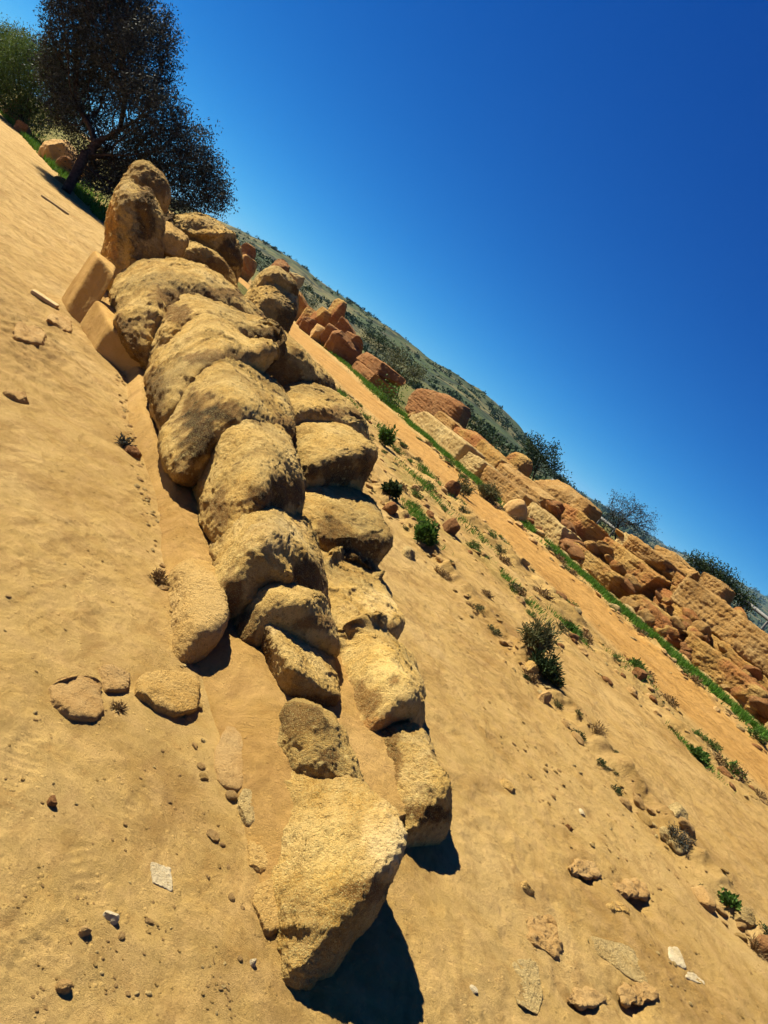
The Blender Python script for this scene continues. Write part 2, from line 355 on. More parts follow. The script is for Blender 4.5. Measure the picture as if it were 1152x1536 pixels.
PRINTS = [(*P(px, py), a, d) for px, py, a, d in [(70, 940, .3, .0035), (110, 795, .2, .004), (60, 860, -.2, .003), (150, 930, .5, .003), (40, 1130, .1, .0025), (215, 1210, .4, .002), (120, 1290, -.3, .002), (60, 1440, .5, .002), (690, 1000, .2, .003), (740, 1110, .3, .003), (800, 1180, .1, .003), (840, 1380, .4, .002), (690, 1410, .2, .002), (1050, 1500, .2, .002), (930, 1250, .5, .003), (620, 880, .1, .004), (130, 660, .2, .004), (80, 700, -.3, .004), (50, 620, .2, .004), (1000, 1120, .2, .004), (1080, 1260, .3, .004)]]
def H(s, v):
    w = W(np.atleast_1d(s), np.atleast_1d(v)); return float(ground_h(w[:, 0], w[:, 1])[0][0])
def build_ground():
    az = np.concatenate([np.linspace(-180, -46, 24)[:-1], np.linspace(-46, 46, 900), np.linspace(46, 180, 24)[1:-1]])
    rad = np.concatenate([[0.0, .3, .6], np.geomspace(0.8, 45, 1250), np.geomspace(45, 9000, 60)[1:]])
    A, Rr = np.meshgrid(np.radians(az), rad, indexing='ij')
    X = (np.sin(A)*Rr).ravel(); Y = (np.cos(A)*Rr).ravel()
    z, s, v = ground_h(X, Y)
    na, nr = A.shape; idx = np.arange(na*nr).reshape(na, nr)
    Q = np.stack([idx[:, :-1], np.roll(idx, -1, 0)[:, :-1], np.roll(idx, -1, 0)[:, 1:], idx[:, 1:]], -1).reshape(-1, 4)
    p = np.stack([s, v, 0*s], 1); d = np.hypot(X, Y)
    c = np.ones((len(X), 3))
    def tint(mask, rgb):
        nonlocal c; c = c*(1-mask[:, None]*(1-np.array(rgb)))
    n1 = fbm(p, 1.5, 4); n2 = fbm(p+20, .7, 3)
    tint(np.exp(-((v-5.9)/.55)**2)*np.clip(.55+n1*1.6, 0, 1)*sstep(0, 2, s), (.74, .76, .72))
    tint(np.exp(-((v-3.1-.12*n1)/.16)**2)*np.clip(.7+n1*2, 0, 1), (.72, .70, .68))
    tint(sstep(6.4, 7.0, v)*(1-sstep(9, 9.8, v)), (.95, .82, .64)); tint(sstep(2.5, 6, d)*.8*(1-sstep(3.0, 3.2, v)), (.90, .90, .93)); tint(sstep(3.0, 3.3, v), (.90, .88, .86))
    tint(np.exp(-((v-4.4)/.8)**2)*np.clip(.4+n1*2, 0, 1)*sstep(3, 6, s)*.8, (.68, .78, .6))
    tint(np.exp(-((v-9.6)/.35)**2)*np.clip(.6+n1*1.5, 0, 1)*.7, (.85, .85, .8))
    tint(np.exp(-(((s-4.2)/1.0)**2+((v+.75)/.35)**2))*.6*np.clip(.6+n1*2, 0, 1), (.72, .64, .55))
    far = sstep(11, 13, v)*sstep(8, 12, d); tint(far, (.22, .36, .25))
    tint(sstep(.2, 1.5, v-(.3-(s-16)*.19))*sstep(15, 16.5, s)*(1-sstep(5, 6.5, v)), (.3, .45, .25))
    o = mesh_np('ground', np.stack([X, Y, z], 1), Q, M_sand, col=c)
    o['kind'] = 'structure'
build_ground()

# ------------------------------------------------------------------ the statue and its bed
def build_plinth():
    s = np.concatenate([np.linspace(-.05, 2.4, 330), np.linspace(2.4, 7.5, 260)[1:]]); tq = np.linspace(0, 1, 160)
    Sg, T = np.meshgrid(s, tq, indexing='ij')
    vL = -.07 + .03*np.sin(Sg*3.1) + .10*sstep(.35, -.05, Sg) - .1*sstep(4.6, 5.0, Sg)
    vR = np.interp(Sg, [-.05, .15, .3, .5, .62, .8, 1.4, 2.5, 4, 7.5], [.1, .18, .32, .5, .72, .8, .95, 1.2, 1.4, 1.5])
    Vv = vL + (vR-vL)*T
    p = np.stack([Sg.ravel(), Vv.ravel(), 0*Sg.ravel()], 1)
    top = np.interp(Sg, [-.05, .05, .4, .9, 1.4, 2.0, 3, 7.5], [0, .0, .08, .09, .07, .07, .09, .10])
    wl_ = np.interp(Sg, [0, .5, 1.1, 1.6, 2.0, 7], [.16, .22, .26, .2, .07, .05])
    a = sstep(0, 1, (Vv-vL)/wl_); b = sstep(0, 1, (vR-Vv)/.05)
    z = top*a*b + (.022*fbm(p, 3.5, 4)+.006*fbm(p, 18, 4, .6)).reshape(Sg.shape)*np.minimum(a, b) - .03*(1-np.minimum(1, np.minimum(a, b)*12))
    Z = ground_h(*(W(Sg.ravel(), Vv.ravel())[:, :2].T))[0].reshape(Sg.shape)
    Pw = W(Sg, Vv, np.minimum(z, 9)+Z*0.5).reshape(-1, 3)
    i = np.arange(Sg.size).reshape(Sg.shape)
    Q = np.stack([i[:-1, :-1], i[1:, :-1], i[1:, 1:], i[:-1, 1:]], -1).reshape(-1, 4)[:, ::-1]
    o = mesh_np('plinth', Pw, Q, M_plinth, loc=W(3., .7))
    tag(o, 'smooth sand coloured mortar bed sloping out under the fallen stone giant', 'plinth')
build_plinth()
statue = thing('fallen_giant_statue', W(3.5, .7), 'huge eroded sandstone figure of a man lying on its back, feet nearest the camera', 'statue')
def to_px(V):
    q = V-np.array([0, 0, EYE]); f = q@_Fw; return 576+(q@_ix)/f*F, 768+(q@_iy)/f*F
DK, DK2, WH, GR, RD, YL = (.21, .155, .15), (.42, .34, .31), (1.25, 1.32, 1.6), (.78, .80, .92), (1.0, .74, .5), (1.12, 1.14, 1.1)  # patina patches, with shade also painted into hollows and beneath front edges
STAIN_SHADE = {26: [(585, 1240, 60, 90, WH), (575, 1240, 34, 60, (.95, 1.05, 1.35)), (545, 1335, 45, 16, DK2)], 1: [(578, 1250, 34, 62, WH), (540, 1335, 45, 16, DK2), (500, 1300, 40, 70, YL)], 2: [(450, 1085, 40, 30, DK2), (490, 1135, 20, 18, DK2)], 3: [(396, 990, 12, 45, DK), (470, 1055, 55, 13, DK), (405, 940, 14, 12, WH)],
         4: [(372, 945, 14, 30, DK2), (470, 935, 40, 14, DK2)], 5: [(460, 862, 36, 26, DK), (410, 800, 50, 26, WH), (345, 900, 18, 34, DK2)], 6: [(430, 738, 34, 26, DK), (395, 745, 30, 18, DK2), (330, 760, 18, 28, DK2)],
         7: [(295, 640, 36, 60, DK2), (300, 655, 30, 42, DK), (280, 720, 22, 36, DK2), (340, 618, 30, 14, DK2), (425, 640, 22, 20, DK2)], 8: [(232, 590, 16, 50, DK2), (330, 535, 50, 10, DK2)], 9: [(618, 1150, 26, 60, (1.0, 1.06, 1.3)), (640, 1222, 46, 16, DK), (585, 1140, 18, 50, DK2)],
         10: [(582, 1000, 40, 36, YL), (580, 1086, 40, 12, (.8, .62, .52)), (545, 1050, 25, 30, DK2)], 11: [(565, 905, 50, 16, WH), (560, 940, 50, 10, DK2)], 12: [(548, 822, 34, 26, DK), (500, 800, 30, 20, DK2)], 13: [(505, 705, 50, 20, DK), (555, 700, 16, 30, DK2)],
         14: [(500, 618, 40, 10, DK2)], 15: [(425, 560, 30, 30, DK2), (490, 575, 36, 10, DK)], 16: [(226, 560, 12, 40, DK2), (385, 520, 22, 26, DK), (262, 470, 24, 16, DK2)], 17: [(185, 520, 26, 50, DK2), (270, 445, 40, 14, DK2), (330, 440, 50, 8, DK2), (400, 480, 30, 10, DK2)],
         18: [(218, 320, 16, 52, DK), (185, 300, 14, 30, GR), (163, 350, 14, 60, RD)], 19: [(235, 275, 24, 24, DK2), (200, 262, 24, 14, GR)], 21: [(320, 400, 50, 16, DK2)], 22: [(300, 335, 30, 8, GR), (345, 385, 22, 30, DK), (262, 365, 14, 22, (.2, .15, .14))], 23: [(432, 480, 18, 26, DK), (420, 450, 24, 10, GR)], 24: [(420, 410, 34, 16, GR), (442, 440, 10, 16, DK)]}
SEAM = {10: [(508, 972), (520, 955), (537, 944), (564, 933), (590, 940), (610, 952)], 11: [(494, 838), (510, 832), (533, 832), (552, 846), (570, 862)]}
DENT = {8: [(392, 528, 16, 22, .14)], 16: [(394, 520, 12, 26, .22), (250, 500, 12, 30, .03)], 15: [(402, 530, 10, 26, .16)], 17: [(236, 475, 14, 36, .04)], 5: [(420, 858, 14, 20, .06), (370, 900, 16, 12, .02)], 4: [(470, 900, 26, 14, .03)], 10: [(575, 985, 34, 28, .02), (545, 955, 20, 12, .02)], 18: [(200, 370, 10, 40, .08), (222, 300, 8, 50, .05)], 22: [(262, 360, 14, 26, .25), (312, 352, 40, 5, .07)], 1: [(460, 1280, 14, 40, .012), (450, 1390, 30, 8, .015)], 11: [(520, 885, 30, 5, .02)]}
def part(name, c8, n, mat=None, label=None, **kw):
    sd = kw['seed']; V, Q = hexblock(FIT.get(sd, c8), n, **kw)
    x, y = to_px(V); nz = fbm(V+sd, 9, 4, .6)
    if sd in DENT:
        nn = normals(V, Q)
        for (a, b, rx, ry, d) in DENT[sd]: V = V-nn*(d*np.exp(-((x-a)/rx)**2-((y-b)/ry)**2)*(1+.35*nz))[:, None]
    if sd in SEAM or sd-1 in SEAM:
        q = SEAM[sd if sd in SEAM else sd-1]; dd = np.full(len(V), 1e9)
        for (a, b), (c, d) in zip(q[:-1], q[1:]):
            tt = np.clip(((x-a)*(c-a)+(y-b)*(d-b))/((c-a)**2+(d-b)**2), 0, 1); dd = np.minimum(dd, np.hypot(x-a-tt*(c-a), y-b-tt*(d-b)))
        V = V-normals(V, Q)*(.055*np.exp(-(dd/5.5)**2))[:, None]
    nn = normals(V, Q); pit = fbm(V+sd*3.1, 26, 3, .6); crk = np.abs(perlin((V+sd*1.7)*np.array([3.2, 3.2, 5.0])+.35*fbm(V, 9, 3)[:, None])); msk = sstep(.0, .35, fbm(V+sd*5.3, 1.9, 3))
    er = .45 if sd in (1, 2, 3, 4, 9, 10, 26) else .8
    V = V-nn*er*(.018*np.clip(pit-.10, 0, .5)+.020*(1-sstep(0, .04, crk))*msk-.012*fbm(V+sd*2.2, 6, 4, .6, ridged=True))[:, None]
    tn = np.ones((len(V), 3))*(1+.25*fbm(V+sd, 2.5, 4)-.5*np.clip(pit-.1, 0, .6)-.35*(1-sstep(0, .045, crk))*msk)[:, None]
    for (a, b, rx, ry, c) in STAIN_SHADE.get(sd, []):
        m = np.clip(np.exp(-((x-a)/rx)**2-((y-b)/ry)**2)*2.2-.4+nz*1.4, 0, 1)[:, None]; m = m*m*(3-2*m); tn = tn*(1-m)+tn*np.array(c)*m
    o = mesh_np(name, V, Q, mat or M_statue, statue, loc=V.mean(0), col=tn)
    if label: o['label'] = label
    return o
ST = dict(strata=0.004)
FIT = {
  1: [(-0.110, -0.050, -0.060), (0.200, 0.380, -0.060), (-0.040, -0.070, 0.060), (0.200, 0.270, 0.410), (0.800, 0.100, -0.080), (0.800, 0.500, -0.080), (0.720, 0.200, 0.120), (0.720, 0.340, 0.130)],
  2: [(0.580, 0.110, -0.050), (0.460, 0.430, -0.050), (0.580, 0.120, 0.190), (0.460, 0.410, 0.190), (0.920, 0.150, -0.050), (0.920, 0.400, -0.050), (0.920, 0.160, 0.210), (0.920, 0.380, 0.170)],
  3: [(0.980, 0.260, 0.000), (1.065, 0.520, 0.000), (0.960, 0.160, 0.230), (1.045, 0.500, 0.125), (1.500, 0.220, 0.000), (1.600, 0.650, 0.000), (1.500, 0.150, 0.168), (1.600, 0.620, 0.138)],
  4: [(1.215, 0.080, 0.000), (1.430, 0.610, 0.000), (1.295, 0.180, 0.340), (1.310, 0.590, 0.160), (1.850, 0.100, 0.000), (2.000, 0.750, 0.000), (1.850, 0.220, 0.184), (2.000, 0.750, 0.164)],
  5: [(1.200, -0.100, 0.030), (1.780, 0.750, 0.030), (1.500, 0.040, 0.500), (1.750, 0.660, 0.260), (2.500, 0.220, 0.000), (2.500, 0.790, 0.000), (2.500, 0.360, 0.300), (2.500, 0.780, 0.300)],
  6: [(1.570, 0.080, 0.020), (2.450, 0.800, 0.080), (2.000, 0.110, 0.510), (2.430, 0.520, 0.530), (3.300, 0.060, 0.000), (3.300, 0.920, 0.000), (3.300, 0.100, 0.522), (3.300, 0.680, 0.572)],
  7: [(2.005, -0.170, 0.040), (3.325, 0.680, 0.140), (2.735, 0.060, 0.650), (3.155, 0.750, 0.550), (4.400, -0.060, 0.050), (4.400, 0.940, 0.050), (4.400, 0.160, 0.658), (4.400, 1.040, 0.598)],
  8: [(2.650, -0.220, 0.050), (3.935, 0.760, 0.120), (3.620, 0.050, 0.730), (4.005, 0.600, 0.750), (5.340, 0.040, 0.050), (5.340, 0.730, 0.050), (5.340, 0.220, 0.700), (5.340, 0.580, 0.750)],
  9: [(0.455, 0.540, -0.060), (0.620, 0.940, -0.020), (0.505, 0.580, 0.100), (0.620, 0.710, 0.240), (1.100, 0.660, -0.050), (1.100, 1.090, -0.050), (1.080, 0.640, 0.080), (1.080, 0.880, 0.180)],
  10: [(0.920, 0.520, -0.050), (1.130, 1.060, -0.050), (0.980, 0.660, 0.260), (1.190, 0.980, 0.170), (1.750, 0.670, -0.050), (1.750, 1.340, -0.050), (1.750, 0.810, 0.228), (1.750, 1.260, 0.148)],
  11: [(1.470, 0.620, -0.050), (1.830, 1.220, -0.050), (1.520, 0.650, 0.190), (1.880, 1.220, 0.250), (2.660, 0.600, -0.050), (2.660, 1.420, -0.050), (2.660, 0.630, 0.150), (2.660, 1.420, 0.190)],
  12: [(2.540, 0.780, -0.050), (2.570, 1.370, -0.050), (2.540, 0.820, 0.220), (2.570, 1.370, 0.440), (3.420, 0.740, -0.050), (3.420, 1.580, -0.050), (3.420, 0.780, 0.286), (3.420, 1.580, 0.466)],
  13: [(3.050, 0.820, 0.120), (3.410, 1.510, 0.120), (3.050, 0.820, 0.470), (3.410, 1.410, 0.780), (4.100, 0.850, 0.120), (4.100, 1.450, 0.120), (4.100, 0.850, 0.502), (4.100, 1.350, 0.692)],
  14: [(3.670, 0.740, -0.050), (4.000, 1.620, -0.050), (3.660, 0.740, 0.670), (3.990, 1.620, 0.750), (4.700, 0.890, -0.050), (4.700, 1.700, -0.050), (4.700, 0.890, 0.696), (4.700, 1.700, 0.816)],
  15: [(4.325, 0.840, -0.050), (4.490, 1.640, -0.050), (4.345, 0.700, 0.980), (4.510, 1.560, 0.760), (5.600, 0.600, -0.050), (5.600, 1.680, -0.050), (5.600, 0.500, 0.892), (5.600, 1.600, 0.742)],
  16: [(4.280, -0.060, -0.050), (4.505, 1.140, -0.050), (4.500, 0.000, 0.740), (4.725, 1.010, 0.880), (6.000, -0.010, -0.050), (6.000, 1.510, -0.050), (6.000, 0.050, 0.742), (6.000, 1.400, 0.832)],
  17: [(3.840, -0.410, 0.020), (5.860, 1.580, 0.100), (5.690, -0.020, 0.940), (5.900, 1.500, 0.830), (7.040, -0.340, 0.050), (7.040, 1.660, 0.050), (7.040, 0.120, 0.850), (7.040, 1.420, 0.870)],
  18: [(6.860, -0.100, -0.050), (6.780, 0.320, 0.250), (7.150, -0.540, 1.050), (7.020, 0.020, 1.100), (8.140, -0.140, 0.000), (8.140, 0.310, 0.200), (8.140, -0.530, 1.100), (8.140, 0.050, 1.140)],
  19: [(8.515, -0.280, 0.300), (8.500, 0.320, 0.300), (8.535, -0.420, 1.300), (8.520, 0.120, 1.360), (9.500, -0.220, 0.300), (9.500, 0.420, 0.300), (9.500, -0.360, 1.420), (9.500, 0.200, 1.380)],
  21: [(7.460, 0.200, 0.550), (7.360, 1.140, 0.550), (7.620, 0.460, 1.050), (7.520, 1.020, 0.950), (8.200, 0.200, 0.500), (8.200, 1.250, 0.500), (8.200, 0.440, 0.988), (8.200, 1.150, 0.968)],
  22: [(7.930, 0.200, 0.600), (7.955, 1.220, 0.600), (8.000, 0.260, 1.260), (8.025, 1.060, 1.290), (9.000, 0.300, 0.600), (9.000, 1.320, 0.600), (9.000, 0.400, 1.342), (9.000, 1.260, 1.282)],
  23: [(6.500, 1.040, 0.400), (6.500, 1.460, 0.400), (6.660, 1.060, 1.020), (6.660, 1.500, 1.020), (7.200, 1.000, 0.400), (7.200, 1.590, 0.400), (7.200, 1.050, 1.200), (7.200, 1.650, 1.200)],
  24: [(6.965, 1.020, 0.700), (7.100, 1.680, 0.700), (6.915, 1.000, 1.250), (7.050, 1.510, 1.260), (7.900, 1.230, 0.700), (7.900, 1.750, 0.700), (7.900, 1.240, 1.310), (7.900, 1.650, 1.310)],
}
FIT_SUP = [(1.050, -0.120, -0.120), (1.190, 0.030, -0.120), (1.120, -0.120, 0.135), (1.220, 0.040, 0.195), (1.740, -0.080, -0.050), (1.810, 0.090, -0.050), (1.680, -0.080, 0.125), (1.740, 0.080, 0.155)]
# right leg, foot to hip
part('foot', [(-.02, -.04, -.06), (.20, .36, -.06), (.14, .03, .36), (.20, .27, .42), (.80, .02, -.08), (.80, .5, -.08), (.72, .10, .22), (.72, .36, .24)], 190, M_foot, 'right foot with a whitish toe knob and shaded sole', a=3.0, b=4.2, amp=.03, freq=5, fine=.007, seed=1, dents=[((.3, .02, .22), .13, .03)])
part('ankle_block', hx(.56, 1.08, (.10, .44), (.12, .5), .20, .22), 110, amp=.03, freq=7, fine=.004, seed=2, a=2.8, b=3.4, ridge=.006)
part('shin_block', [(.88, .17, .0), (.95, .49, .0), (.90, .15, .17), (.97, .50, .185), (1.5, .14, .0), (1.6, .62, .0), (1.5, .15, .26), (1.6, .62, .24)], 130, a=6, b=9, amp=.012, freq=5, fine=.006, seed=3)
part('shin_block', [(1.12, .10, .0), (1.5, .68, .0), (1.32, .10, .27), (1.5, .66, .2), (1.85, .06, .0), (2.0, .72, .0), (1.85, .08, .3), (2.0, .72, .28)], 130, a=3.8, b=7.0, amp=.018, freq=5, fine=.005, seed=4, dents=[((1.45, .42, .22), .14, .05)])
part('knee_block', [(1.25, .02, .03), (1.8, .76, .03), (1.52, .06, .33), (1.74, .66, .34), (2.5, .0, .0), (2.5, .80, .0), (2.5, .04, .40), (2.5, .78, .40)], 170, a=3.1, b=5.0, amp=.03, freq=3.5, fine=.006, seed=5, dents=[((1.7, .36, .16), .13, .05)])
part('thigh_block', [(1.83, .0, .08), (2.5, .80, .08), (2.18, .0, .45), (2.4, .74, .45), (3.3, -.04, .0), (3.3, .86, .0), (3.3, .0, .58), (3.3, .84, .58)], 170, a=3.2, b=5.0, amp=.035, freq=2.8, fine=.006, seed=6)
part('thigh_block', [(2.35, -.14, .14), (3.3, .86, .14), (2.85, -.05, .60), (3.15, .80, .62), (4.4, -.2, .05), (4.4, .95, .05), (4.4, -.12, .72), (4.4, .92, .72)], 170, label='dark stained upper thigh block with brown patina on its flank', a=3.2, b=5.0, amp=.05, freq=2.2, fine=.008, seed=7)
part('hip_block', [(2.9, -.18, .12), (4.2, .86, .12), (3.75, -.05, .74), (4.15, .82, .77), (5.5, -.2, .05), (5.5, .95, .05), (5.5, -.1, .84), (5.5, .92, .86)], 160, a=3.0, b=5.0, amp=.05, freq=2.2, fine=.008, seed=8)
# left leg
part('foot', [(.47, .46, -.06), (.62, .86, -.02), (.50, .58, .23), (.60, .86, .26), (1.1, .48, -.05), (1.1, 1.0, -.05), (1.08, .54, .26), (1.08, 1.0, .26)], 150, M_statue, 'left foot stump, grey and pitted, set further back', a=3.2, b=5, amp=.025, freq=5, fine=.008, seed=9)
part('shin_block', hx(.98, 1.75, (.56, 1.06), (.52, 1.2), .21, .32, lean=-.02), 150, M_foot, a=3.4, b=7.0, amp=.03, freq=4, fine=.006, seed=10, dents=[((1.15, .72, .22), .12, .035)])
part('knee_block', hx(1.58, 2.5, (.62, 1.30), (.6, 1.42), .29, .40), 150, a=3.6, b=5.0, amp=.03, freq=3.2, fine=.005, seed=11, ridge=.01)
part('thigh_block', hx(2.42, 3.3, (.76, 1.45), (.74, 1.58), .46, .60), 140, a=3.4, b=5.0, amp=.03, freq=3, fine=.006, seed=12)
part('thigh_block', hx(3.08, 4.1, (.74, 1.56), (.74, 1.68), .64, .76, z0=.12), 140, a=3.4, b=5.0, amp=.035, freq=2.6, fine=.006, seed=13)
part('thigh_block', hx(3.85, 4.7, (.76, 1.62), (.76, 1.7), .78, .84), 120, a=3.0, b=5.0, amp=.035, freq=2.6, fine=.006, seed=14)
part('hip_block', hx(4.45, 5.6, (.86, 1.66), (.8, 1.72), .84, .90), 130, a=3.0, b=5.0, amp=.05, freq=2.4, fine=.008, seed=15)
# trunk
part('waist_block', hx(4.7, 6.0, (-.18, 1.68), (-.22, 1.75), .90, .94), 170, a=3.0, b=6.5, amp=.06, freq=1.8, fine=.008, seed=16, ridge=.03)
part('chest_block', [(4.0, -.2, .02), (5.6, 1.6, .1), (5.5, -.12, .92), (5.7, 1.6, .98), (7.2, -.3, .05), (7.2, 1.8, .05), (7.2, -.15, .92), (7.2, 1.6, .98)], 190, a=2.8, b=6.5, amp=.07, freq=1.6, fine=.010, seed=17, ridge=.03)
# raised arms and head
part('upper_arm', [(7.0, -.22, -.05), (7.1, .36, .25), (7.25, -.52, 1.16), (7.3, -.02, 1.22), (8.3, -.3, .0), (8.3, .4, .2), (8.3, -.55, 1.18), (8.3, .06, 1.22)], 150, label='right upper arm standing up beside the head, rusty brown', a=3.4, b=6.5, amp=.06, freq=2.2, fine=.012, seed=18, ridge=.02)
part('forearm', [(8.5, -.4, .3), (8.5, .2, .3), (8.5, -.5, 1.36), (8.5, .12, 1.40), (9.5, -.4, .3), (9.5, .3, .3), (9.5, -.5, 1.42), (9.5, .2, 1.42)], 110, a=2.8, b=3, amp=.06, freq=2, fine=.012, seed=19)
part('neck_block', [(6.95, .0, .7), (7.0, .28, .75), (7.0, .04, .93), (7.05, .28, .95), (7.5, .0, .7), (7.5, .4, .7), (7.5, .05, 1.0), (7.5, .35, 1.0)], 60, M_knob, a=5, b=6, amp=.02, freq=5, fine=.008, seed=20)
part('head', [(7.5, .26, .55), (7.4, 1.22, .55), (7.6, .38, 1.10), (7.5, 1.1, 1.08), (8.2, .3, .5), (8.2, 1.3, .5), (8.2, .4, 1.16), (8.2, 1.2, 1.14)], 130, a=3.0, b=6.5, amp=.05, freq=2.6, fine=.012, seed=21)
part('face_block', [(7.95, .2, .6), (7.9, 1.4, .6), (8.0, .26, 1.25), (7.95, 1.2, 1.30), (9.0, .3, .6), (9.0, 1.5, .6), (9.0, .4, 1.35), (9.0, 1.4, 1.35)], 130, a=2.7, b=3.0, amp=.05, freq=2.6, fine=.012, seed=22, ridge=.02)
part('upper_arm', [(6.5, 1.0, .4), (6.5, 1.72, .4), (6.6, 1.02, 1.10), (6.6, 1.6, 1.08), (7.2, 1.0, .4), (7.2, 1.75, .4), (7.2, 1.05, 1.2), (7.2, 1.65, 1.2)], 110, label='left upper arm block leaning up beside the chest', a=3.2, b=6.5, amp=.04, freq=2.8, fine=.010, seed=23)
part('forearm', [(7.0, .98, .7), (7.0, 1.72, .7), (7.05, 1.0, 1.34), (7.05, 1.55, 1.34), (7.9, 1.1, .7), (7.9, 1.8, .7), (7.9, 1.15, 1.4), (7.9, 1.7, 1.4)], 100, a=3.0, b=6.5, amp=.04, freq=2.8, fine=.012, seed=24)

def solo(name, c8, n, mat, label, cat, group=None, world=True, **kw):
    V, Q = hexblock(c8, n, world=world, **kw)
    loc = V.mean(0); loc[2] = V[:, 2].min()
    return tag(mesh_np(name, V, Q, mat, loc=loc), label, cat, group)
solo('support_stone', FIT_SUP, 140, M_sup, 'rounded yellow support stone wedged against the near knee of the statue', 'stone', a=3.2, b=4.2, amp=.03, freq=4, fine=.006, seed=30)
SL = dict(a=9, b=12, amp=.012, freq=3, fine=.002, seed=33)
solo('prop_block', [(5.62, -.47, -.05), (5.37, -.32, -.05), (5.62, -.48, .50), (5.40, -.33, .47), (5.98, -.52, -.05), (5.75, -.30, -.05), (5.98, -.51, .50), (5.75, -.30, .50)], 90, M_prop, 'upright squared tan mortar block propping the raised arm', 'prop block', **SL)
solo('prop_block', [(4.86, -.25, -.05), (4.60, .05, -.05), (4.87, -.25, .21), (4.60, .05, .17), (5.46, -.37, -.05), (5.46, .2, -.05), (5.46, -.36, .25), (5.46, .2, .26)], 90, M_prop, 'second squared tan mortar block half hidden under the chest overhang', 'prop block', **SL)

# ------------------------------------------------------------------ foliage builders
def cpt(px, py, f):                          # a surveyed point f metres in front of the station
    return np.array([0, 0, EYE]) + ray(px, py)*(f/F)
def leaf_quads(C, Dr, L, Wd, rg):
    """little leaf quads at C along Dr"""
    n = len(C); Dr = Dr/np.maximum(np.linalg.norm(Dr, axis=1), 1e-9)[:, None]
    sd = np.cross(Dr, rg.normal(size=(n, 3))); sd /= np.maximum(np.linalg.norm(sd, axis=1), 1e-9)[:, None]
    L = (L*rg.uniform(.6, 1.3, n))[:, None]; w = (Wd*rg.uniform(.7, 1.2, n))[:, None]
    V = np.stack([C, C+Dr*L*.5+sd*w*.5, C+Dr*L, C+Dr*L*.5-sd*w*.5], 1).reshape(-1, 3)
    return V, np.arange(4*n).reshape(-1, 4)
def tubes(A, B, ra, rb, k=5):
    d = B-A; l = np.linalg.norm(d, axis=1); ok = l > 1e-6; A, B, ra, rb, d = A[ok], B[ok], ra[ok], rb[ok], d[ok]/l[ok][:, None]
    up = np.where(np.abs(d[:, 2:3]) > .9, np.array([[1., 0, 0]]), np.array([[0, 0, 1.]]))
    x = np.cross(d, up); x /= np.linalg.norm(x, axis=1)[:, None]; y = np.cross(d, x)
    V = []
    for E_, r in ((A, ra), (B, rb)):
        for j in range(k):
            a = 2*math.pi*j/k; V.append(E_+(x*math.cos(a)+y*math.sin(a))*r[:, None])
    V = np.stack(V, 1); n = len(A); base = (np.arange(n)*2*k)[:, None]
    Q = np.stack([np.concatenate([base+j, base+(j+1) % k, base+k+(j+1) % k, base+k+j], 1) for j in range(k)], 1).reshape(-1, 4)
    return V.reshape(-1, 3), Q
def colonize(path, attr, step, kill, reach, maxit=260, rg=None):
    nodes = [np.array(p, float) for p in path]; par = [max(0, i-1) for i in range(len(path))]; par[0] = -1
    P_ = np.array(nodes); d = np.linalg.norm(attr[:, None]-P_[None], axis=2); near = d.argmin(1); dist = d.min(1); alive = np.ones(len(attr), bool)
    for it in range(maxit):
        sel = alive & (dist < reach)
        if not sel.any():
            if not alive.any(): break
            sel = alive & (dist < dist[alive].min()*1.2)
        u, inv = np.unique(near[sel], return_inverse=True); P_ = np.array(nodes)
        v = attr[sel]-P_[near[sel]]; v /= np.maximum(np.linalg.norm(v, axis=1), 1e-9)[:, None]
        acc = np.zeros((len(u), 3)); np.add.at(acc, inv, v)
        acc += rg.normal(size=acc.shape)*.35
        acc /= np.maximum(np.linalg.norm(acc, axis=1), 1e-9)[:, None]
        new = P_[u]+acc*step; b = len(nodes)
        nodes += list(new); par += [int(q) for q in u]
        dd = np.linalg.norm(attr[:, None]-new[None], axis=2); m = dd.min(1); j = dd.argmin(1)+b
        c = m < dist; near = np.where(c, j, near); dist = np.where(c, m, dist); alive &= dist > kill
        if len(nodes) > 9000: break
    return np.array(nodes), np.array(par)
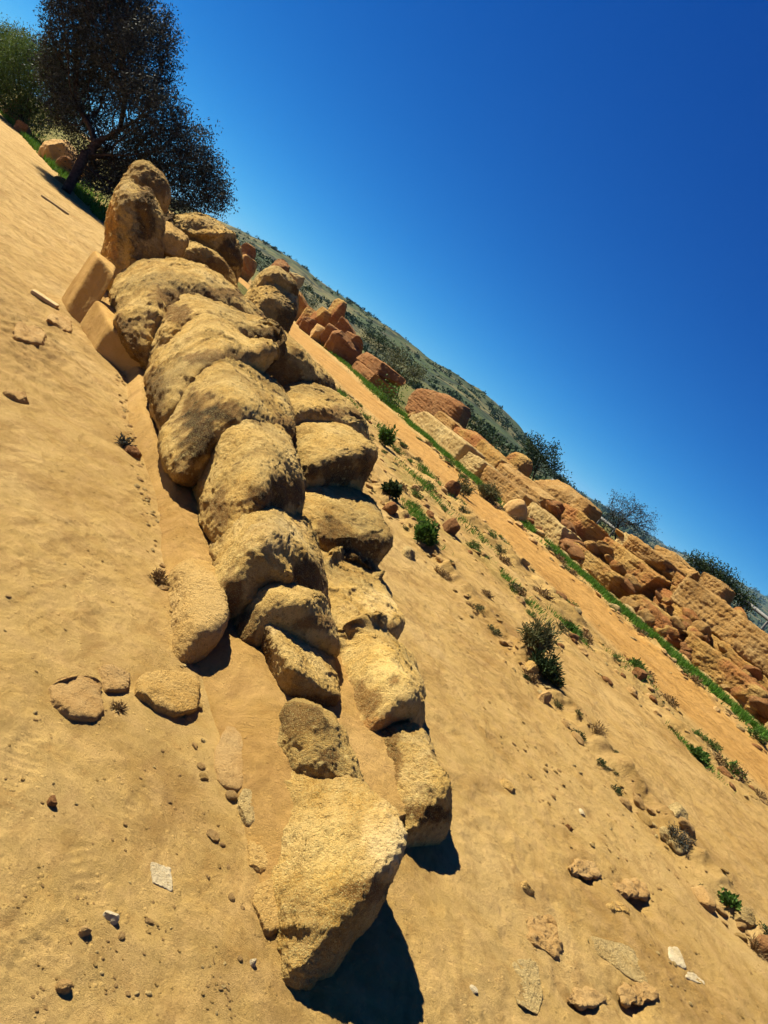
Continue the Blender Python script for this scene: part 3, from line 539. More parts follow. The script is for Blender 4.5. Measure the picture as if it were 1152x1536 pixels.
def woody(name, base, lobes, label, cat, group=None, nattr=900, step=.16, leaf=(.07, .022), per=10, spread=.14, twig=.004, rmax=.12, mleaf=None, mwood=None, seed=0, stems=1, droop=0.0, fork=.3, minz=None, leafp=1.0):
    """tree or shrub: a branching skeleton grown into the given lobes (centre, radius), leaves on its outer twigs"""
    rg = np.random.default_rng(seed); base = np.asarray(base, float)
    vol = np.array([r**2.2 for _, r in lobes]); pk = rg.choice(len(lobes), nattr, p=vol/vol.sum())
    d = rg.normal(size=(nattr, 3)); d /= np.linalg.norm(d, axis=1)[:, None]
    cs = np.array([c for c, _ in lobes]); rs = np.array([r for _, r in lobes])
    attr = cs[pk]+d*(rs[pk]*rg.uniform(.15, 1, nattr)**.5)[:, None]
    zmin = base[2]+.05 if minz is None else minz
    attr = attr[attr[:, 2] > zmin]
    ctr = (cs*vol[:, None]).sum(0)/vol.sum()
    path = [base+(ctr-base)*t+np.array([math.sin(t*5+seed)*.05, math.cos(t*4)*.05, 0])*np.linalg.norm(ctr-base)*t*.6 for t in np.linspace(0, fork, 5)]
    nd, par = colonize(path, attr, step, step*1.1, step*7, rg=rg)
    ch = np.bincount(par[1:], minlength=len(nd)); rad = np.zeros(len(nd))
    order = np.arange(len(nd))[::-1]; area = np.zeros(len(nd))
    for i in order:
        if ch[i] == 0: area[i] = twig**2.2
        if par[i] >= 0: area[par[i]] += area[i]
    rad = area**(1/2.2); rad *= min(1.0, rmax/rad.max()) if rad.max() > rmax else 1.0; rad = np.maximum(rad, twig*.7)
    i = np.arange(1, len(nd)); V, Q = tubes(nd[par[i]], nd[i], rad[par[i]]*.98, rad[i])
    root = thing(name, base, label, cat, group)
    mesh_np('trunk' if rmax > .05 else 'stems', V, Q, mwood or M_bark, root, loc=base)
    outer = np.where(rad < twig*3.2)[0]; outer = outer[rg.uniform(size=len(outer)) < leafp]
    C = np.repeat(nd[outer], per, 0)+rg.normal(size=(len(outer)*per, 3))*spread
    D_ = rg.normal(size=C.shape)+np.array([0, 0, .3-droop]); keep = C[:, 2] > zmin-.1
    Vl, Ql = leaf_quads(C[keep], D_[keep], leaf[0], leaf[1], rg)
    mesh_np('crown' if rmax > .05 else 'leaves', Vl, Ql, mleaf or M_leaf_bush, root, loc=base, smooth=False)
    return root
def tuft(name, s, v, r, h, label, cat='plant', mat=None, n=60, per=9, leaf=(.03, .009), seed=0, z=None, spread_out=1.0, group=None, mstem=None):
    """small ground plant: stems fanning from the root, leaves along them"""
    rg = np.random.default_rng(seed+500); b = W(s, v, (H(s, v) if z is None else z)-.005)
    a = rg.uniform(0, 2*math.pi, n); rr = np.sqrt(rg.uniform(0, 1, n))*r; root_r = rr*.35
    A = b+np.stack([np.cos(a)*root_r, np.sin(a)*root_r, 0*a], 1)
    T = b+np.stack([np.cos(a)*rr*spread_out, np.sin(a)*rr*spread_out, h*rg.uniform(.45, 1.1, n)*(1-.45*(rr/r)**2)], 1)
    T += rg.normal(size=T.shape)*r*.08
    Mi = (A+T)/2+np.array([0, 0, .1*h])
    t_ = max(.0012, r*.008); one = np.ones(n)
    V1, Q1 = tubes(A, Mi, one*t_, one*t_*.8, 4); V2, Q2 = tubes(Mi, T, one*t_*.8, one*t_*.4, 4)
    root = thing(name, b, label, cat, group)
    mesh_np('stems', np.concatenate([V1, V2]), np.concatenate([Q1, Q2+len(V1)]), mstem or M_dry, root, loc=b)
    if per:
        t = rg.uniform(.2, 1, (n, per))[..., None]; C = (np.where(t < .5, A[:, None]+(Mi-A)[:, None]*t*2, Mi[:, None]+(T-Mi)[:, None]*(t-.5)*2)).reshape(-1, 3)
        C = C+rg.normal(size=C.shape)*r*.05; Dd = np.repeat(T-A, per, 0)/h+rg.normal(size=C.shape)*.7
        Vl, Ql = leaf_quads(C, Dd, leaf[0], leaf[1], rg); mesh_np('leaves', Vl, Ql, mat or M_leaf_dark, root, loc=b, smooth=False)
    return root
def fdepth(s, v, w=0): return float((W(s, v, w)-np.array([0, 0, EYE]))@_Fw)

# ------------------------------------------------------------------ stones
def stone(name, px, py, wpx, hpx, h, mat, label, cat='stone', group=None, n=46, seed=0, yaw=None, facet=5, a=2.6, b=2.6, sink=.5, amp=.10, asp=None):
    s, v = P(px, py); f = fdepth(s, v); m = f/F
    L, Wd = hpx*m, wpx*m
    rr = np.random.default_rng(seed+900); yaw = rr.uniform(0, 3.1) if yaw is None else yaw
    z = H(s, v)
    return stone_at(name, s, v, z, L, Wd, h, mat, label, cat, group, n, seed, yaw, facet, a, b, sink, amp)
def stone_at(name, s, v, z, L, Wd, h, mat, label, cat='stone', group=None, n=46, seed=0, yaw=0., facet=5, a=2.6, b=2.6, sink=.5, amp=.10):
    x, y = L/2, Wd/2; c = [(-x, -y, 0), (-x, y, 0), (-x, -y, 1), (-x, y, 1), (x, -y, 0), (x, y, 0), (x, -y, 1), (x, y, 1)]
    c = np.array(c, float); cy, sy = math.cos(yaw), math.sin(yaw)
    q = c.copy(); q[:, 0] = s+c[:, 0]*cy-c[:, 1]*sy; q[:, 1] = v+c[:, 0]*sy+c[:, 1]*cy; q[:, 2] = z+np.where(c[:, 2] > .5, h, -h*sink*2)
    sz = max(L, Wd, h)
    return solo(name, q, n, mat, label, cat, group, a=a, b=b, amp=amp*sz*.6, freq=2.2/sz, fine=.02*sz, seed=seed, facet=facet)
def flat(name, px4, h, mat, label, cat='stone', n=60, seed=0, z0=-.02, **kw):
    """low stone whose ground outline is surveyed: front-left, front-right, back-left, back-right"""
    q = [P(*p) for p in px4]; hs = h if isinstance(h, (list, tuple)) else [h]*4
    zz = [H(*p) for p in q]; z0 = -max(hs)*.9
    c = [(*q[0], zz[0]+z0), (*q[1], zz[1]+z0), (*q[0], zz[0]+hs[0]), (*q[1], zz[1]+hs[1]), (*q[2], zz[2]+z0), (*q[3], zz[3]+z0), (*q[2], zz[2]+hs[2]), (*q[3], zz[3]+hs[3])]
    k = dict(a=3.5, b=3.5, amp=.012, freq=9, fine=.003, facet=3); k.update(kw)
    return solo(name, c, n, mat, label, cat, seed=seed, **k)
# stones lying left of the statue
flat('flat_stone', [(72, 1078), (150, 1090), (72, 1015), (150, 1018)], 0.0165, M_rubble, 'broad flat sandy stone sunk in the ground, leftmost of three in a row', seed=40, amp=.015, freq=12)
flat('stone', [(143, 1040), (192, 1043), (140, 1002), (192, 1010)], 0.0193, M_rubble, 'small lumpy stone in the middle of the row of three by the support stone', seed=41)
flat('stone', [(200, 1062), (292, 1086), (200, 1012), (296, 1016)], 0.0303, M_sup, 'blocky yellow stone at the right end of the row, beside the mortar bed', seed=42, a=4, b=4)
# stones bedded in the skirt of the mortar
flat('bedded_stone', [(322, 1180), (366, 1195), (318, 1090), (362, 1092)], 0.0220, M_rubble, 'long rough stone bedded in the mortar skirt left of the ankle', seed=43, z0=0)
flat('bedded_stone', [(352, 1242), (400, 1245), (355, 1188), (395, 1186)], 0.0193, M_pale, 'pale squarish stone bedded in the mortar skirt, below the long one', seed=44, z0=0)
flat('bedded_stone', [(374, 1318), (408, 1310), (370, 1258), (402, 1262)], 0.0165, M_sup, 'brown round stone set in a hollow of the mortar skirt beside the foot', seed=45, z0=0)
flat('bedded_stone', [(385, 1405), (425, 1400), (372, 1330), (412, 1325)], 0.0165, M_sup, 'flat stone flush with the mortar at the outer side of the foot', seed=46, z0=0)
flat('white_flake', [(228, 1325), (258, 1340), (226, 1292), (256, 1302)], 0.0033, M_white, 'thin pale rhombus of stone lying flat on the sand', 'stone', seed=47, a=12, b=12, amp=.002, facet=0)
# right foreground
flat('sunken_stone', [(770, 1520), (812, 1528), (765, 1440), (808, 1440)], 0.0040, M_pale, 'oval yellow stone sunk almost flush near the bottom edge of the picture', seed=48)
flat('white_flake', [(1003, 1440), (1030, 1458), (1000, 1420), (1018, 1420)], 0.0046, M_white, 'white curved stone flake on the sand at the lower right', seed=49, facet=1)
flat('white_flake', [(1028, 1468), (1060, 1478), (1030, 1456), (1052, 1462)], 0.0026, M_white, 'dull cream flake just below the white curved flake', seed=50, facet=1)
flat('sunken_slab', [(900, 1432), (980, 1492), (862, 1398), (950, 1420)], 0.0040, M_pale, 'long pale slab lying flush in the sand, pointing down to the right', seed=51, a=5, b=5, amp=.006)
flat('crust_stone', [(845, 1310), (905, 1318), (850, 1290), (900, 1292)], 0.0116, M_rubble, 'arched sandy crust stone with a dark hollow under its edge', seed=52, amp=.03, freq=14, a=2.6, b=2.6)
flat('crust_stone', [(930, 1350), (978, 1345), (915, 1318), (970, 1322)], 0.0149, M_rubble, 'lumpy crust stone with a deep dark shadow, right of the arched one', seed=53, amp=.03, freq=14, a=2.6, b=2.6)
flat('crust_stone', [(915, 1370), (955, 1372), (905, 1345), (945, 1345)], 0.0099, M_sup, 'small crust lump in front of the lumpy shadowed crust stone', seed=54, amp=.03, freq=14, a=2.6, b=2.6)
flat('crust_stone', [(855, 1510), (905, 1512), (850, 1480), (905, 1484)], 0.0099, M_rubble, 'low crust stone with a shadowed edge at the bottom of the picture', seed=55, amp=.03, freq=14, a=2.6, b=2.6)
flat('crust_stone', [(930, 1505), (985, 1508), (930, 1470), (985, 1478)], 0.0116, M_rubble, 'rough crust stone beside the lower end of the pale slab', seed=56, amp=.03, freq=14, a=2.6, b=2.6)
flat('flat_stone', [(795, 1430), (845, 1440), (780, 1370), (835, 1375)], 0.0066, M_rubble, 'rough crumbly patch of stone left of the long pale slab', seed=57, amp=.03, freq=14, a=2.6, b=2.6)
stone('white_flake', 873, 1220, 9, 24, .012, M_white, 'slim pale sliver of stone on the open sand right of the left foot', seed=58, yaw=.4)
stone('white_flake', 708, 1488, 14, 16, .006, M_white, 'small cream chip lying flat near the bottom edge', seed=59)
stone('clod', 790, 1335, 26, 20, .03, M_sup, 'tan clod casting a short shadow, alone on the sand below the left foot', 'clod', seed=60)
stone('clod', 855, 1240, 12, 12, .018, M_walld, 'small dark clod just below the slim pale sliver', 'clod', seed=61)
stone('clod', 760, 1180, 30, 22, .02, M_sup, 'low sandy lump on the open ground right of the left shin', 'clod', seed=62)
stone('stone', 165, 1378, 26, 14, .02, M_white, 'grey white stone, largest of the loose stones at the lower left', seed=63)
stone('stone', 75, 1208, 16, 14, .022, M_walld, 'dark cubic stone on the sand at the left edge of the picture', seed=64, facet=8)
stone('stone', 95, 1482, 24, 18, .018, M_rubble, 'rounded tan stone by the lower left corner', seed=65)
stone('stone', 125, 1400, 14, 20, .02, M_rubble, 'upright oval tan stone left of the grey white one', seed=66)
stone('white_flake', 378, 1446, 11, 9, .014, M_white, 'bright white chip among gravel beside the heel', seed=67)
# left by the shoulder
flat('clod', [(20, 515), (72, 528), (15, 490), (60, 498)], 0.0275, M_rubble, 'flattish earth clod at the left edge with a shadowed side', 'clod', seed=68, amp=.03)
flat('clod', [(68, 492), (110, 500), (70, 470), (105, 478)], 0.0275, M_rubble, 'rounded earth clod left of the second mortar slab', 'clod', seed=69, amp=.03)
flat('clod', [(10, 600), (42, 606), (8, 585), (40, 588)], 0.0193, M_rubble, 'low crumbly clod at the left edge below the flattish one', 'clod', seed=70, amp=.03)
stone('clod', 200, 680, 34, 26, .03, M_walld, 'brown clump of earth and roots beside the mortar bed at hip height', 'clod', seed=71, amp=.2)
def bar(name, p0, p1, w, h, mat, label, cat):
    (s0, v0), (s1, v1) = P(*p0), P(*p1); z0, z1 = H(s0, v0), H(s1, v1); d = np.array([s1-s0, v1-v0]); n = np.array([-d[1], d[0]])/np.linalg.norm(d)*w/2
    c = [(s0-n[0], v0-n[1], z0-.004), (s0+n[0], v0+n[1], z0-.004), (s0-n[0], v0-n[1], z0+h), (s0+n[0], v0+n[1], z0+h), (s1-n[0], v1-n[1], z1-.004), (s1+n[0], v1+n[1], z1-.004), (s1-n[0], v1-n[1], z1+h), (s1+n[0], v1+n[1], z1+h)]
    solo(name, c, 50, mat, label, cat, a=6, b=10, amp=.004, freq=2, fine=.001)
bar('wooden_stick', (103, 322), (62, 293), .05, .03, M_wood, 'long pale stick lying on the ground left of the raised arm', 'stick')
bar('wooden_plank', (86, 462), (48, 437), .10, .03, M_wood, 'short pale plank on the ground beside the leaning mortar slab', 'plank')

# pebbles: a few shapes, copied
def protos(mats, k, label, group, name):
    out = []
    for i in range(k):
        x, y = .5, rng.uniform(.32, .5); z = rng.uniform(.28, .42)
        c = [(-x, -y, -z), (-x, y, -z), (-x, -y, z), (-x, y, z), (x, -y, -z), (x, y, -z), (x, -y, z), (x, y, z)]
        V, Q = hexblock(c, 14, a=2.4, b=2.4, amp=.12, freq=2.2, fine=.02, seed=200+i, world=False, facet=4)
        out.append((V, Q, mats[i % len(mats)]))
    return out
def scatter(name, pts, mats, label, cat, group, k=6):
    pr = protos(mats, k, label, group, name); me = [None]*k
    for n_, (s, v, size) in enumerate(pts):
        i = n_ % k; z = H(s, v)
        if me[i] is None:
            o = mesh_np(name, pr[i][0], pr[i][1], pr[i][2]); me[i] = o
        else:
            o = me[i].copy(); COL.objects.link(o)
        w = W(s, v, z+size*.04); o.location = [float(a) for a in w]; o.scale = (size, size*rng.uniform(.7, 1.2), size*rng.uniform(.45, .8)); o.rotation_euler = (rng.uniform(-.3, .3), rng.uniform(-.3, .3), rng.uniform(0, 6.28))
        tag(o, label, cat, group)
def free(s, v):    # keep loose stones off the bed and the statue
    return not (-.15 < v < 1.75 and s > -.1 and s < 9.5) and not (.2 < s < 1.0 and -.15 < v < 1.1) and not (-.15 < s < .4 and -.1 < v < .5)
def in_px(n_, x0, y0, x1, y1, lo, hi, cond=lambda s, v: True):
    out = []
    while len(out) < n_:
        px, py = rng.uniform(x0, x1), rng.uniform(y0, y1); s, v = P(px, py)
        if s > -2 and s < 25 and free(s, v) and cond(s, v):
            out.append((s, v, fdepth(s, v)/F*rng.uniform(lo, hi)*rng.choice([.7, 1, 1, 1.5])))
    return out
lp = in_px(110, 0, 1100, 430, 1536, 2.5, 7) + in_px(34, 60, 1330, 240, 1490, 4, 10) + in_px(36, 310, 1415, 430, 1530, 3, 8, lambda s, v: v < -.03) + in_px(30, 0, 800, 230, 1100, 3, 6)
scatter('pebble', lp, [M_rubble, M_sup, M_rubble, M_pale, M_sup, M_rubble], 'small tan pebble lying loose on the sand left of the statue', 'pebble', 'pebbles left of the statue')
rp = in_px(120, 620, 1100, 1152, 1536, 3, 7, lambda s, v: v < 2.9) + in_px(60, 640, 900, 1000, 1300, 2.5, 6, lambda s, v: v < 2.9)
scatter('pebble', rp, [M_rubble, M_sup, M_rubble, M_pale, M_sup, M_rubble], 'small tan pebble lying loose on the sand right of the statue', 'pebble', 'pebbles right of the statue')
def bed(n_):
    out = []
    while len(out) < n_:
        s_ = rng.uniform(.0, 4.6); v_ = -.09+abs(rng.normal())*.03-rng.uniform(0, .05)
        out.append((s_, v_, rng.uniform(.008, .03)*rng.choice([.6, 1, 1.5])))
    return out
scatter('stone_chip', bed(130), [M_rubble, M_sup, M_rubble, M_pale], 'small stone chip lying against the edge of the mortar bed', 'stone chip', 'stone chips along the mortar bed', 4)
def band(n_, v0, sd, s0, s1, lo, hi, wf=None):
    return [(s, v0+rng.normal()*sd, rng.uniform(lo, hi)*rng.choice([.6, .8, 1, 1.6])) for s in rng.uniform(s0**.6, s1**.6, n_)**(1/.6)]
scatter('edge_stone', band(190, 2.95, .09, .2, 11, .02, .08), [M_rubble, M_pale, M_sup, M_rubble], 'rough stone in the broken line along the terrace edge right of the statue', 'stone', 'stones along the terrace edge', 5)
scatter('debris_stone', band(150, 5.9, .4, 2.2, 14, .03, .12) + band(110, 4.4, .6, 3.2, 10, .025, .10), [M_rubble, M_sup, M_pale, M_walld], 'stone among the debris band on the open ground', 'stone', 'stones of the debris band', 5)
scatter('debris_stone', band(110, 9.4, .3, 4, 16, .06, .16), [M_rubble, M_pale, M_walld], 'flat stone strewn on the path side of the grass strip', 'stone', 'stones beside the grass strip', 5)
for a in [('rock', 670, 745, 24, 22, .22, M_walld, 'dark upright triangular rock standing alone on the debris ground'), ('boulder', 768, 775, 34, 36, .42, M_rubble, 'round grey boulder at the edge of the grass strip before the wall'),
          ('rock', 582, 768, 26, 18, .11, M_walld, 'dark round rock close to the left thigh of the statue'), ('rock', 668, 803, 30, 22, .16, M_walld, 'brown knobbly rock with a dark plant, below the triangular one'),
          ('rock', 612, 832, 44, 24, .06, M_pale, 'flat cream rock right of the left knee'), ('rock', 640, 778, 18, 10, .08, M_walld, 'small dark flat rock left of the brown knobbly one'),
          ('rock', 950, 1022, 26, 20, .10, M_walld, 'dark brown rock casting a black shadow in the debris band'), ('rock', 1085, 1165, 30, 18, .09, M_walld, 'rock with the blackest shadow in the debris band, farthest right'),
          ('rock', 1000, 1238, 40, 36, .08, M_pale, 'pale stone heap on the terrace edge above a dry twig tuft'), ('rock', 1050, 1348, 34, 50, .05, M_rubble, 'broad cracked edge stone near the right border'),
          ('rock', 1105, 1385, 34, 30, .06, M_pale, 'cream edge stone just left of the brown root clump'), ('rock', 1140, 1430, 40, 40, .06, M_walld, 'brown root clump and stone at the right border'),
          ('rock', 790, 1010, 24, 26, .06, M_sup, 'yellow rock at the root of the big dark shrub'), ('rock', 815, 1050, 30, 18, .07, M_rubble, 'edge rock just below the big dark shrub'),
          ('rock', 855, 962, 16, 12, .07, M_walld, 'small rock beside the grass patch in the debris band')]:
    stone(*a, seed=sum(map(ord, a[7])), facet=7)

# ------------------------------------------------------------------ wall of fallen blocks
def wb(name, s0, s1, v0, v1, w0, w1, mat, label, seed, cat='stone block', w1b=None, a=14, b=16, facet=1, n=100, amp=.045, strata=.014, group=None, tw=.06):
    r = np.random.default_rng(seed); j = lambda k=1.0: r.normal()*tw*k*.5
    z0 = 0 if w0 > 0 else -.1
    c = [(s0+j(), v0+j(), w0+z0), (s0+j(), v1+j(), w0+z0), (s0+j(), v0+j(), w1+j(.5)), (s0+j(), v1+j(), w1+j(.5)), (s1+j(), v0+j(), w0+z0), (s1+j(), v1+j(), w0+z0), (s1+j(), v0+j(), (w1b or w1)+j(.5)), (s1+j(), v1+j(), (w1b or w1)+j(.5))]
    return solo(name, c, n, mat, label, cat, group, a=a, b=b, amp=amp, freq=1.6, fine=.022, strata=strata, seed=seed, facet=facet, sfreq=16, ridge=.028)
B_ = 'wall_block'
wb(B_, 16.5, 20.0, 10.85, 11.7, 0, .62, M_pale, 'long pale stepped block in front of the big brown block, low front course', 301, w1b=.55, n=110)
wb(B_, 15.35, 16.3, 10.8, 11.5, 0, .50, M_pale, 'short pale block with a black end face in the low front course', 302)
wb(B_, 13.3, 15.2, 10.85, 11.6, 0, .56, M_wall, 'pale yellow block behind the small bushes in the low front course', 303)
wb(B_, 11.4, 13.1, 10.95, 11.7, 0, .50, M_pale, 'low block behind the round grey boulder', 304)
wb(B_, 9.6, 11.2, 10.95, 11.8, 0, .45, M_wallr, 'orange eroded low block left of the red scree', 305, facet=4, amp=.06)
wb(B_, 7.7, 9.4, 10.95, 11.8, 0, .42, M_wallr, 'red streaked crumbling block under the long top beam', 306, facet=4, amp=.07, strata=.02)
wb(B_, 5.75, 7.5, 10.95, 11.9, 0, .50, M_wallr, 'long orange block with a black shaded end, lowest near the right border', 307, n=110, facet=1)
wb(B_, 4.0, 5.5, 10.9, 11.9, 0, .46, M_pale, 'cracked pale block at the right border of the low front course', 308, n=110)
wb(B_, 19.0, 20.3, 11.7, 12.4, 0, .84, M_wall, 'small squared tan block just in front of the big brown block', 309)
wb(B_, 15.95, 18.8, 11.65, 12.5, 0, .86, M_wallr, 'long reddish block in the middle course, left part of the wall', 310, w1b=1.0, n=110)
wb(B_, 13.5, 15.9, 11.6, 12.5, 0, .84, M_wall, 'long smooth yellow beam of the middle course with a sharp shaded end', 311, n=110)
wb(B_, 11.4, 13.4, 11.7, 12.7, 0, 1.02, M_wallr, 'layered orange mass right of the yellow beams', 312, facet=3, amp=.06, strata=.02, n=110)
wb(B_, 9.5, 11.3, 11.7, 12.7, 0, .92, M_wallr, 'deeply furrowed orange block under the striped block', 313, facet=3, amp=.06, strata=.02, n=110)
wb(B_, 8.0, 9.4, 11.75, 12.6, 0, .78, M_wallr, 'dark furrowed block in the hollow below the upright chunk', 314, facet=3, amp=.06, strata=.02)
wb(B_, 5.9, 9.1, 11.85, 12.8, .66, 1.27, M_wall, 'very long layered top beam running down to the right border', 315, n=150, facet=1, strata=.016)
wb(B_, 5.6, 7.95, 11.75, 12.6, 0, .64, M_wallr, 'red brown block under the very long top beam', 316, facet=3, amp=.09, strata=.05)
wb(B_, 3.4, 5.85, 11.9, 12.8, 0, 1.22, M_wall, 'layered tan block cut off by the right border', 317, n=110, strata=.016)
wb(B_, 16.25, 17.2, 12.55, 13.2, .0, 1.28, M_wallr, 'rounded reddish boulder on top of the middle course', 318, a=3, b=3)
wb(B_, 13.2, 15.4, 12.55, 13.3, 0, 1.31, M_wall, 'smooth yellow top slab below the dark tree', 319, n=110, facet=1)
wb(B_, 9.75, 11.0, 12.0, 12.9, .93, 1.27, M_wall, 'striped top block with a black end left of the upright chunk', 320, strata=.02)
wb(B_, 8.9, 9.75, 12.2, 12.9, .78, 1.18, M_wallr, 'wedge shaped block below the upright chunk', 321, facet=4)
wb(B_, 8.9, 9.55, 12.9, 13.5, .9, 1.58, M_wall, 'upright reddish chunk standing highest on the right half of the wall', 322, facet=5)
wb(B_, 9.8, 11.0, 12.9, 13.5, .7, 1.47, M_wall, 'knobbly top rock beside the bare shrub', 323, facet=6, amp=.09)
wb(B_, 11.1, 11.9, 12.6, 13.2, .0, 1.22, M_pale, 'small pale block below the bare shrub, end of the fence', 324)
wb(B_, 20.6, 24.2, 12.5, 13.7, -.01, 1.58, M_walld, 'big dark brown block, largest of the wall, with a rounded top', 325, w1b=1.05, a=5, b=4, n=130, strata=.03, facet=2)
wb('boulder', 24.0, 26.6, 11.2, 12.2, 0, .45, M_walld, 'lower of two stacked dark boulders between the rubble heap and the big brown block', 326, cat='boulder', facet=5)
wb('boulder', 24.0, 26.9, 11.3, 12.3, .42, .94, M_walld, 'upper of two stacked dark boulders between the rubble heap and the big brown block', 327, cat='boulder', facet=5)
stone('boulder', 576, 578, 22, 20, .4, M_rubble, 'small pale boulder right of the two stacked dark ones', 'boulder', seed=328)
for i, (px, py, f, w_, h_, m, lb) in enumerate([(508, 468, 33, 26, 34, M_wallr, 'orange rock standing on top of the rubble heap'), (525, 492, 32, 34, 24, M_walld, 'dark rock on the right shoulder of the rubble heap'),
    (486, 478, 33, 36, 26, M_wallr, 'orange rock on the left slope of the rubble heap'), (500, 505, 31, 30, 26, M_walld, 'black shaded rock at the front of the rubble heap'), (535, 512, 31, 30, 28, M_walld, 'dark rock at the right foot of the rubble heap'),
    (470, 470, 34, 26, 22, M_wallr, 'flat orange rock at the left foot of the rubble heap'), (517, 515, 30.5, 40, 24, M_walld, 'large dark rock at the middle foot of the rubble heap'), (480, 500, 31, 22, 20, M_rubble, 'small tan rock at the front left of the rubble heap'),
    (452, 450, 36, 30, 20, M_wallr, 'orange block just right of the left upper arm'), (440, 420, 38, 26, 28, M_pale, 'pale weathered block above the left upper arm'), (466, 486, 32, 22, 18, M_walld, 'dark stone between the path and the rubble heap'),
    (368, 400, 40, 26, 30, M_wallr, 'red block seen between the head and the left upper arm'), (372, 378, 44, 22, 20, M_walld, 'dark block behind the face, below the skyline'), (425, 395, 42, 20, 14, M_walld, 'low dark block behind the left forearm')]):
    c = cpt(px, py, f); m_ = f/F; q = c-O; s, v, w = float(q@U), float(q@N), float(c[2])
    stone_at('rubble_rock', s, v, 0, w_*m_*1.2, w_*m_, w+h_*m_*.5, m, lb, 'rock', 'rocks of the far rubble heap', 60, 330+i, i*.7, 12, 6, 6, .1, .10)
kerb = [(s, 10.72+rng.normal()*.06, rng.uniform(.22, .4)) for s in np.arange(3.6, 12.5, .34)]
scatter('kerb_stone', kerb, [M_pale, M_rubble, M_pale], 'low pale stone in the row between the grass strip and the wall', 'stone', 'pale stones along the foot of the wall', 6)
scatter('scree_stone', [(rng.uniform(7.2, 10.5), 11.0+rng.uniform(0, .7), rng.uniform(.08, .24)) for _ in range(60)], [M_wallr, M_walld, M_wallr], 'sharp red stone in the scree under the wall', 'stone', 'red scree under the wall', 5)
def rocks_on(n_, s0, s1, v0, v1, w0, w1, lo, hi, mats, name, label, cat, group):
    pr = protos(mats, 6, label, group, name); me = [None]*6
    for k in range(n_):
        i = k % 6; o = mesh_np(name, pr[i][0], pr[i][1], pr[i][2]) if me[i] is None else me[i].copy()
        if me[i] is None: me[i] = o
        else: COL.objects.link(o)
        t_ = rng.uniform(); z = rng.uniform(lo, hi)*rng.choice([.6, 1, 1.4]); vv = v0+(v1-v0)*t_
        o.location = [float(q) for q in W(rng.uniform(s0, s1), vv, w0+(w1-w0)*t_+z*.1)]; o.scale = (z*rng.uniform(.9, 1.6), z, z*rng.uniform(.6, 1.0)); o.rotation_euler = (rng.uniform(-.5, .5), rng.uniform(-.5, .5), rng.uniform(0, 6.28)); tag(o, label, cat, group)
rocks_on(70, 5.6, 13.2, 10.95, 11.7, .08, .62, .16, .42, [M_wallr, M_wall, M_walld], 'broken_rock', 'angular orange rock broken from the wall and heaped against its face', 'rock', 'broken rocks against the wall')
rocks_on(34, 13.2, 20.5, 10.95, 11.6, .06, .5, .14, .36, [M_pale, M_wall, M_wall], 'broken_rock', 'tan rock wedged between the low front blocks at the far half of the wall', 'rock', 'tan rocks between the front blocks')
rocks_on(40, 5.0, 12.0, 12.2, 13.2, .95, 1.2, .14, .36, [M_wall, M_wallr, M_wall], 'broken_rock', 'loose orange rock lying along the top of the wall', 'rock', 'loose rocks on top of the wall')

# ------------------------------------------------------------------ fences behind the wall
def fence(s0, w0, s1, w1, v, nposts, label):
    root = thing('fence', W((s0+s1)/2, v, 0), label, 'fence')
    def beam(nm, a, b, r): 
        V, Q = tubes(np.array([a]), np.array([b]), np.array([r]), np.array([r]), 8); mesh_np(nm, V, Q, M_rail, root, loc=root.location)
    A, B = W(s0, v, w0), W(s1, v, w1)
    beam('top_rail', A, B, .045); beam('mid_rail', W(s0, v, w0-.38), W(s1, v, w1-.38), .018); beam('mid_rail', W(s0, v, w0-.7), W(s1, v, w1-.7), .018)
    for k in range(nposts):
        t = k/(nposts-1); p = A+(B-A)*t; beam('post', np.array([p[0], p[1], -.1]), p-np.array([0, 0, .03]), .03)
fence(17.6, 1.17, 12.9, 1.10, 15.0, 8, 'pale grey railing behind the wall, left of the bare shrub')
fence(10.4, 1.60, 7.0, 1.45, 15.0, 6, 'pale grey railing behind the wall at the right border')

# ------------------------------------------------------------------ plants
_ts, _tv = P(98, 287); tb = W(_ts, _tv, H(_ts, _tv)); TF = fdepth(_ts, _tv)+.6
lob = lambda L, f: [(cpt(x, y, f+df), r*f/F) for x, y, r, df in L]
woody('olive_tree', tb, lob([(140, 50, 80, .5), (110, 105, 62, 1), (205, 95, 62, 0), (150, -25, 90, .5), (222, 170, 55, -.5), (262, 225, 58, 0), (300, 275, 48, .4), (205, 262, 52, .6), (322, 300, 26, .2), (232, 45, 40, .3), (150, 255, 45, 1.2), (255, 300, 36, .4), (180, 230, 44, .2), (228, 250, 42, 0), (120, 160, 55, .8), (175, 285, 30, .5), (290, 250, 40, .2)], TF),
      'large dark grey leaved tree behind the head of the statue, backlit', 'tree', nattr=6200, step=.13, leaf=(.075, .026), per=38, spread=.10, twig=.0045, rmax=.13, mleaf=M_leaf_olive, seed=3, fork=.35, minz=.25)
b2 = cpt(45, 165, 25); b2[2] = .2
woody('bush', b2, lob([(30, 110, 50, 0), (78, 135, 42, 0), (5, 85, 45, 1), (60, 95, 34, .5), (105, 160, 34, 0), (20, 150, 36, 0), (60, 175, 30, 0), (-15, 130, 40, 0)], 25), 'rounded olive green bush left of the large tree', 'bush', nattr=2800, step=.16, leaf=(.08, .03), per=40, spread=.17, rmax=.05, mleaf=M_leaf_bush, seed=4, fork=.2, minz=.2)
b3 = cpt(8, 140, 31); b3[2] = .2
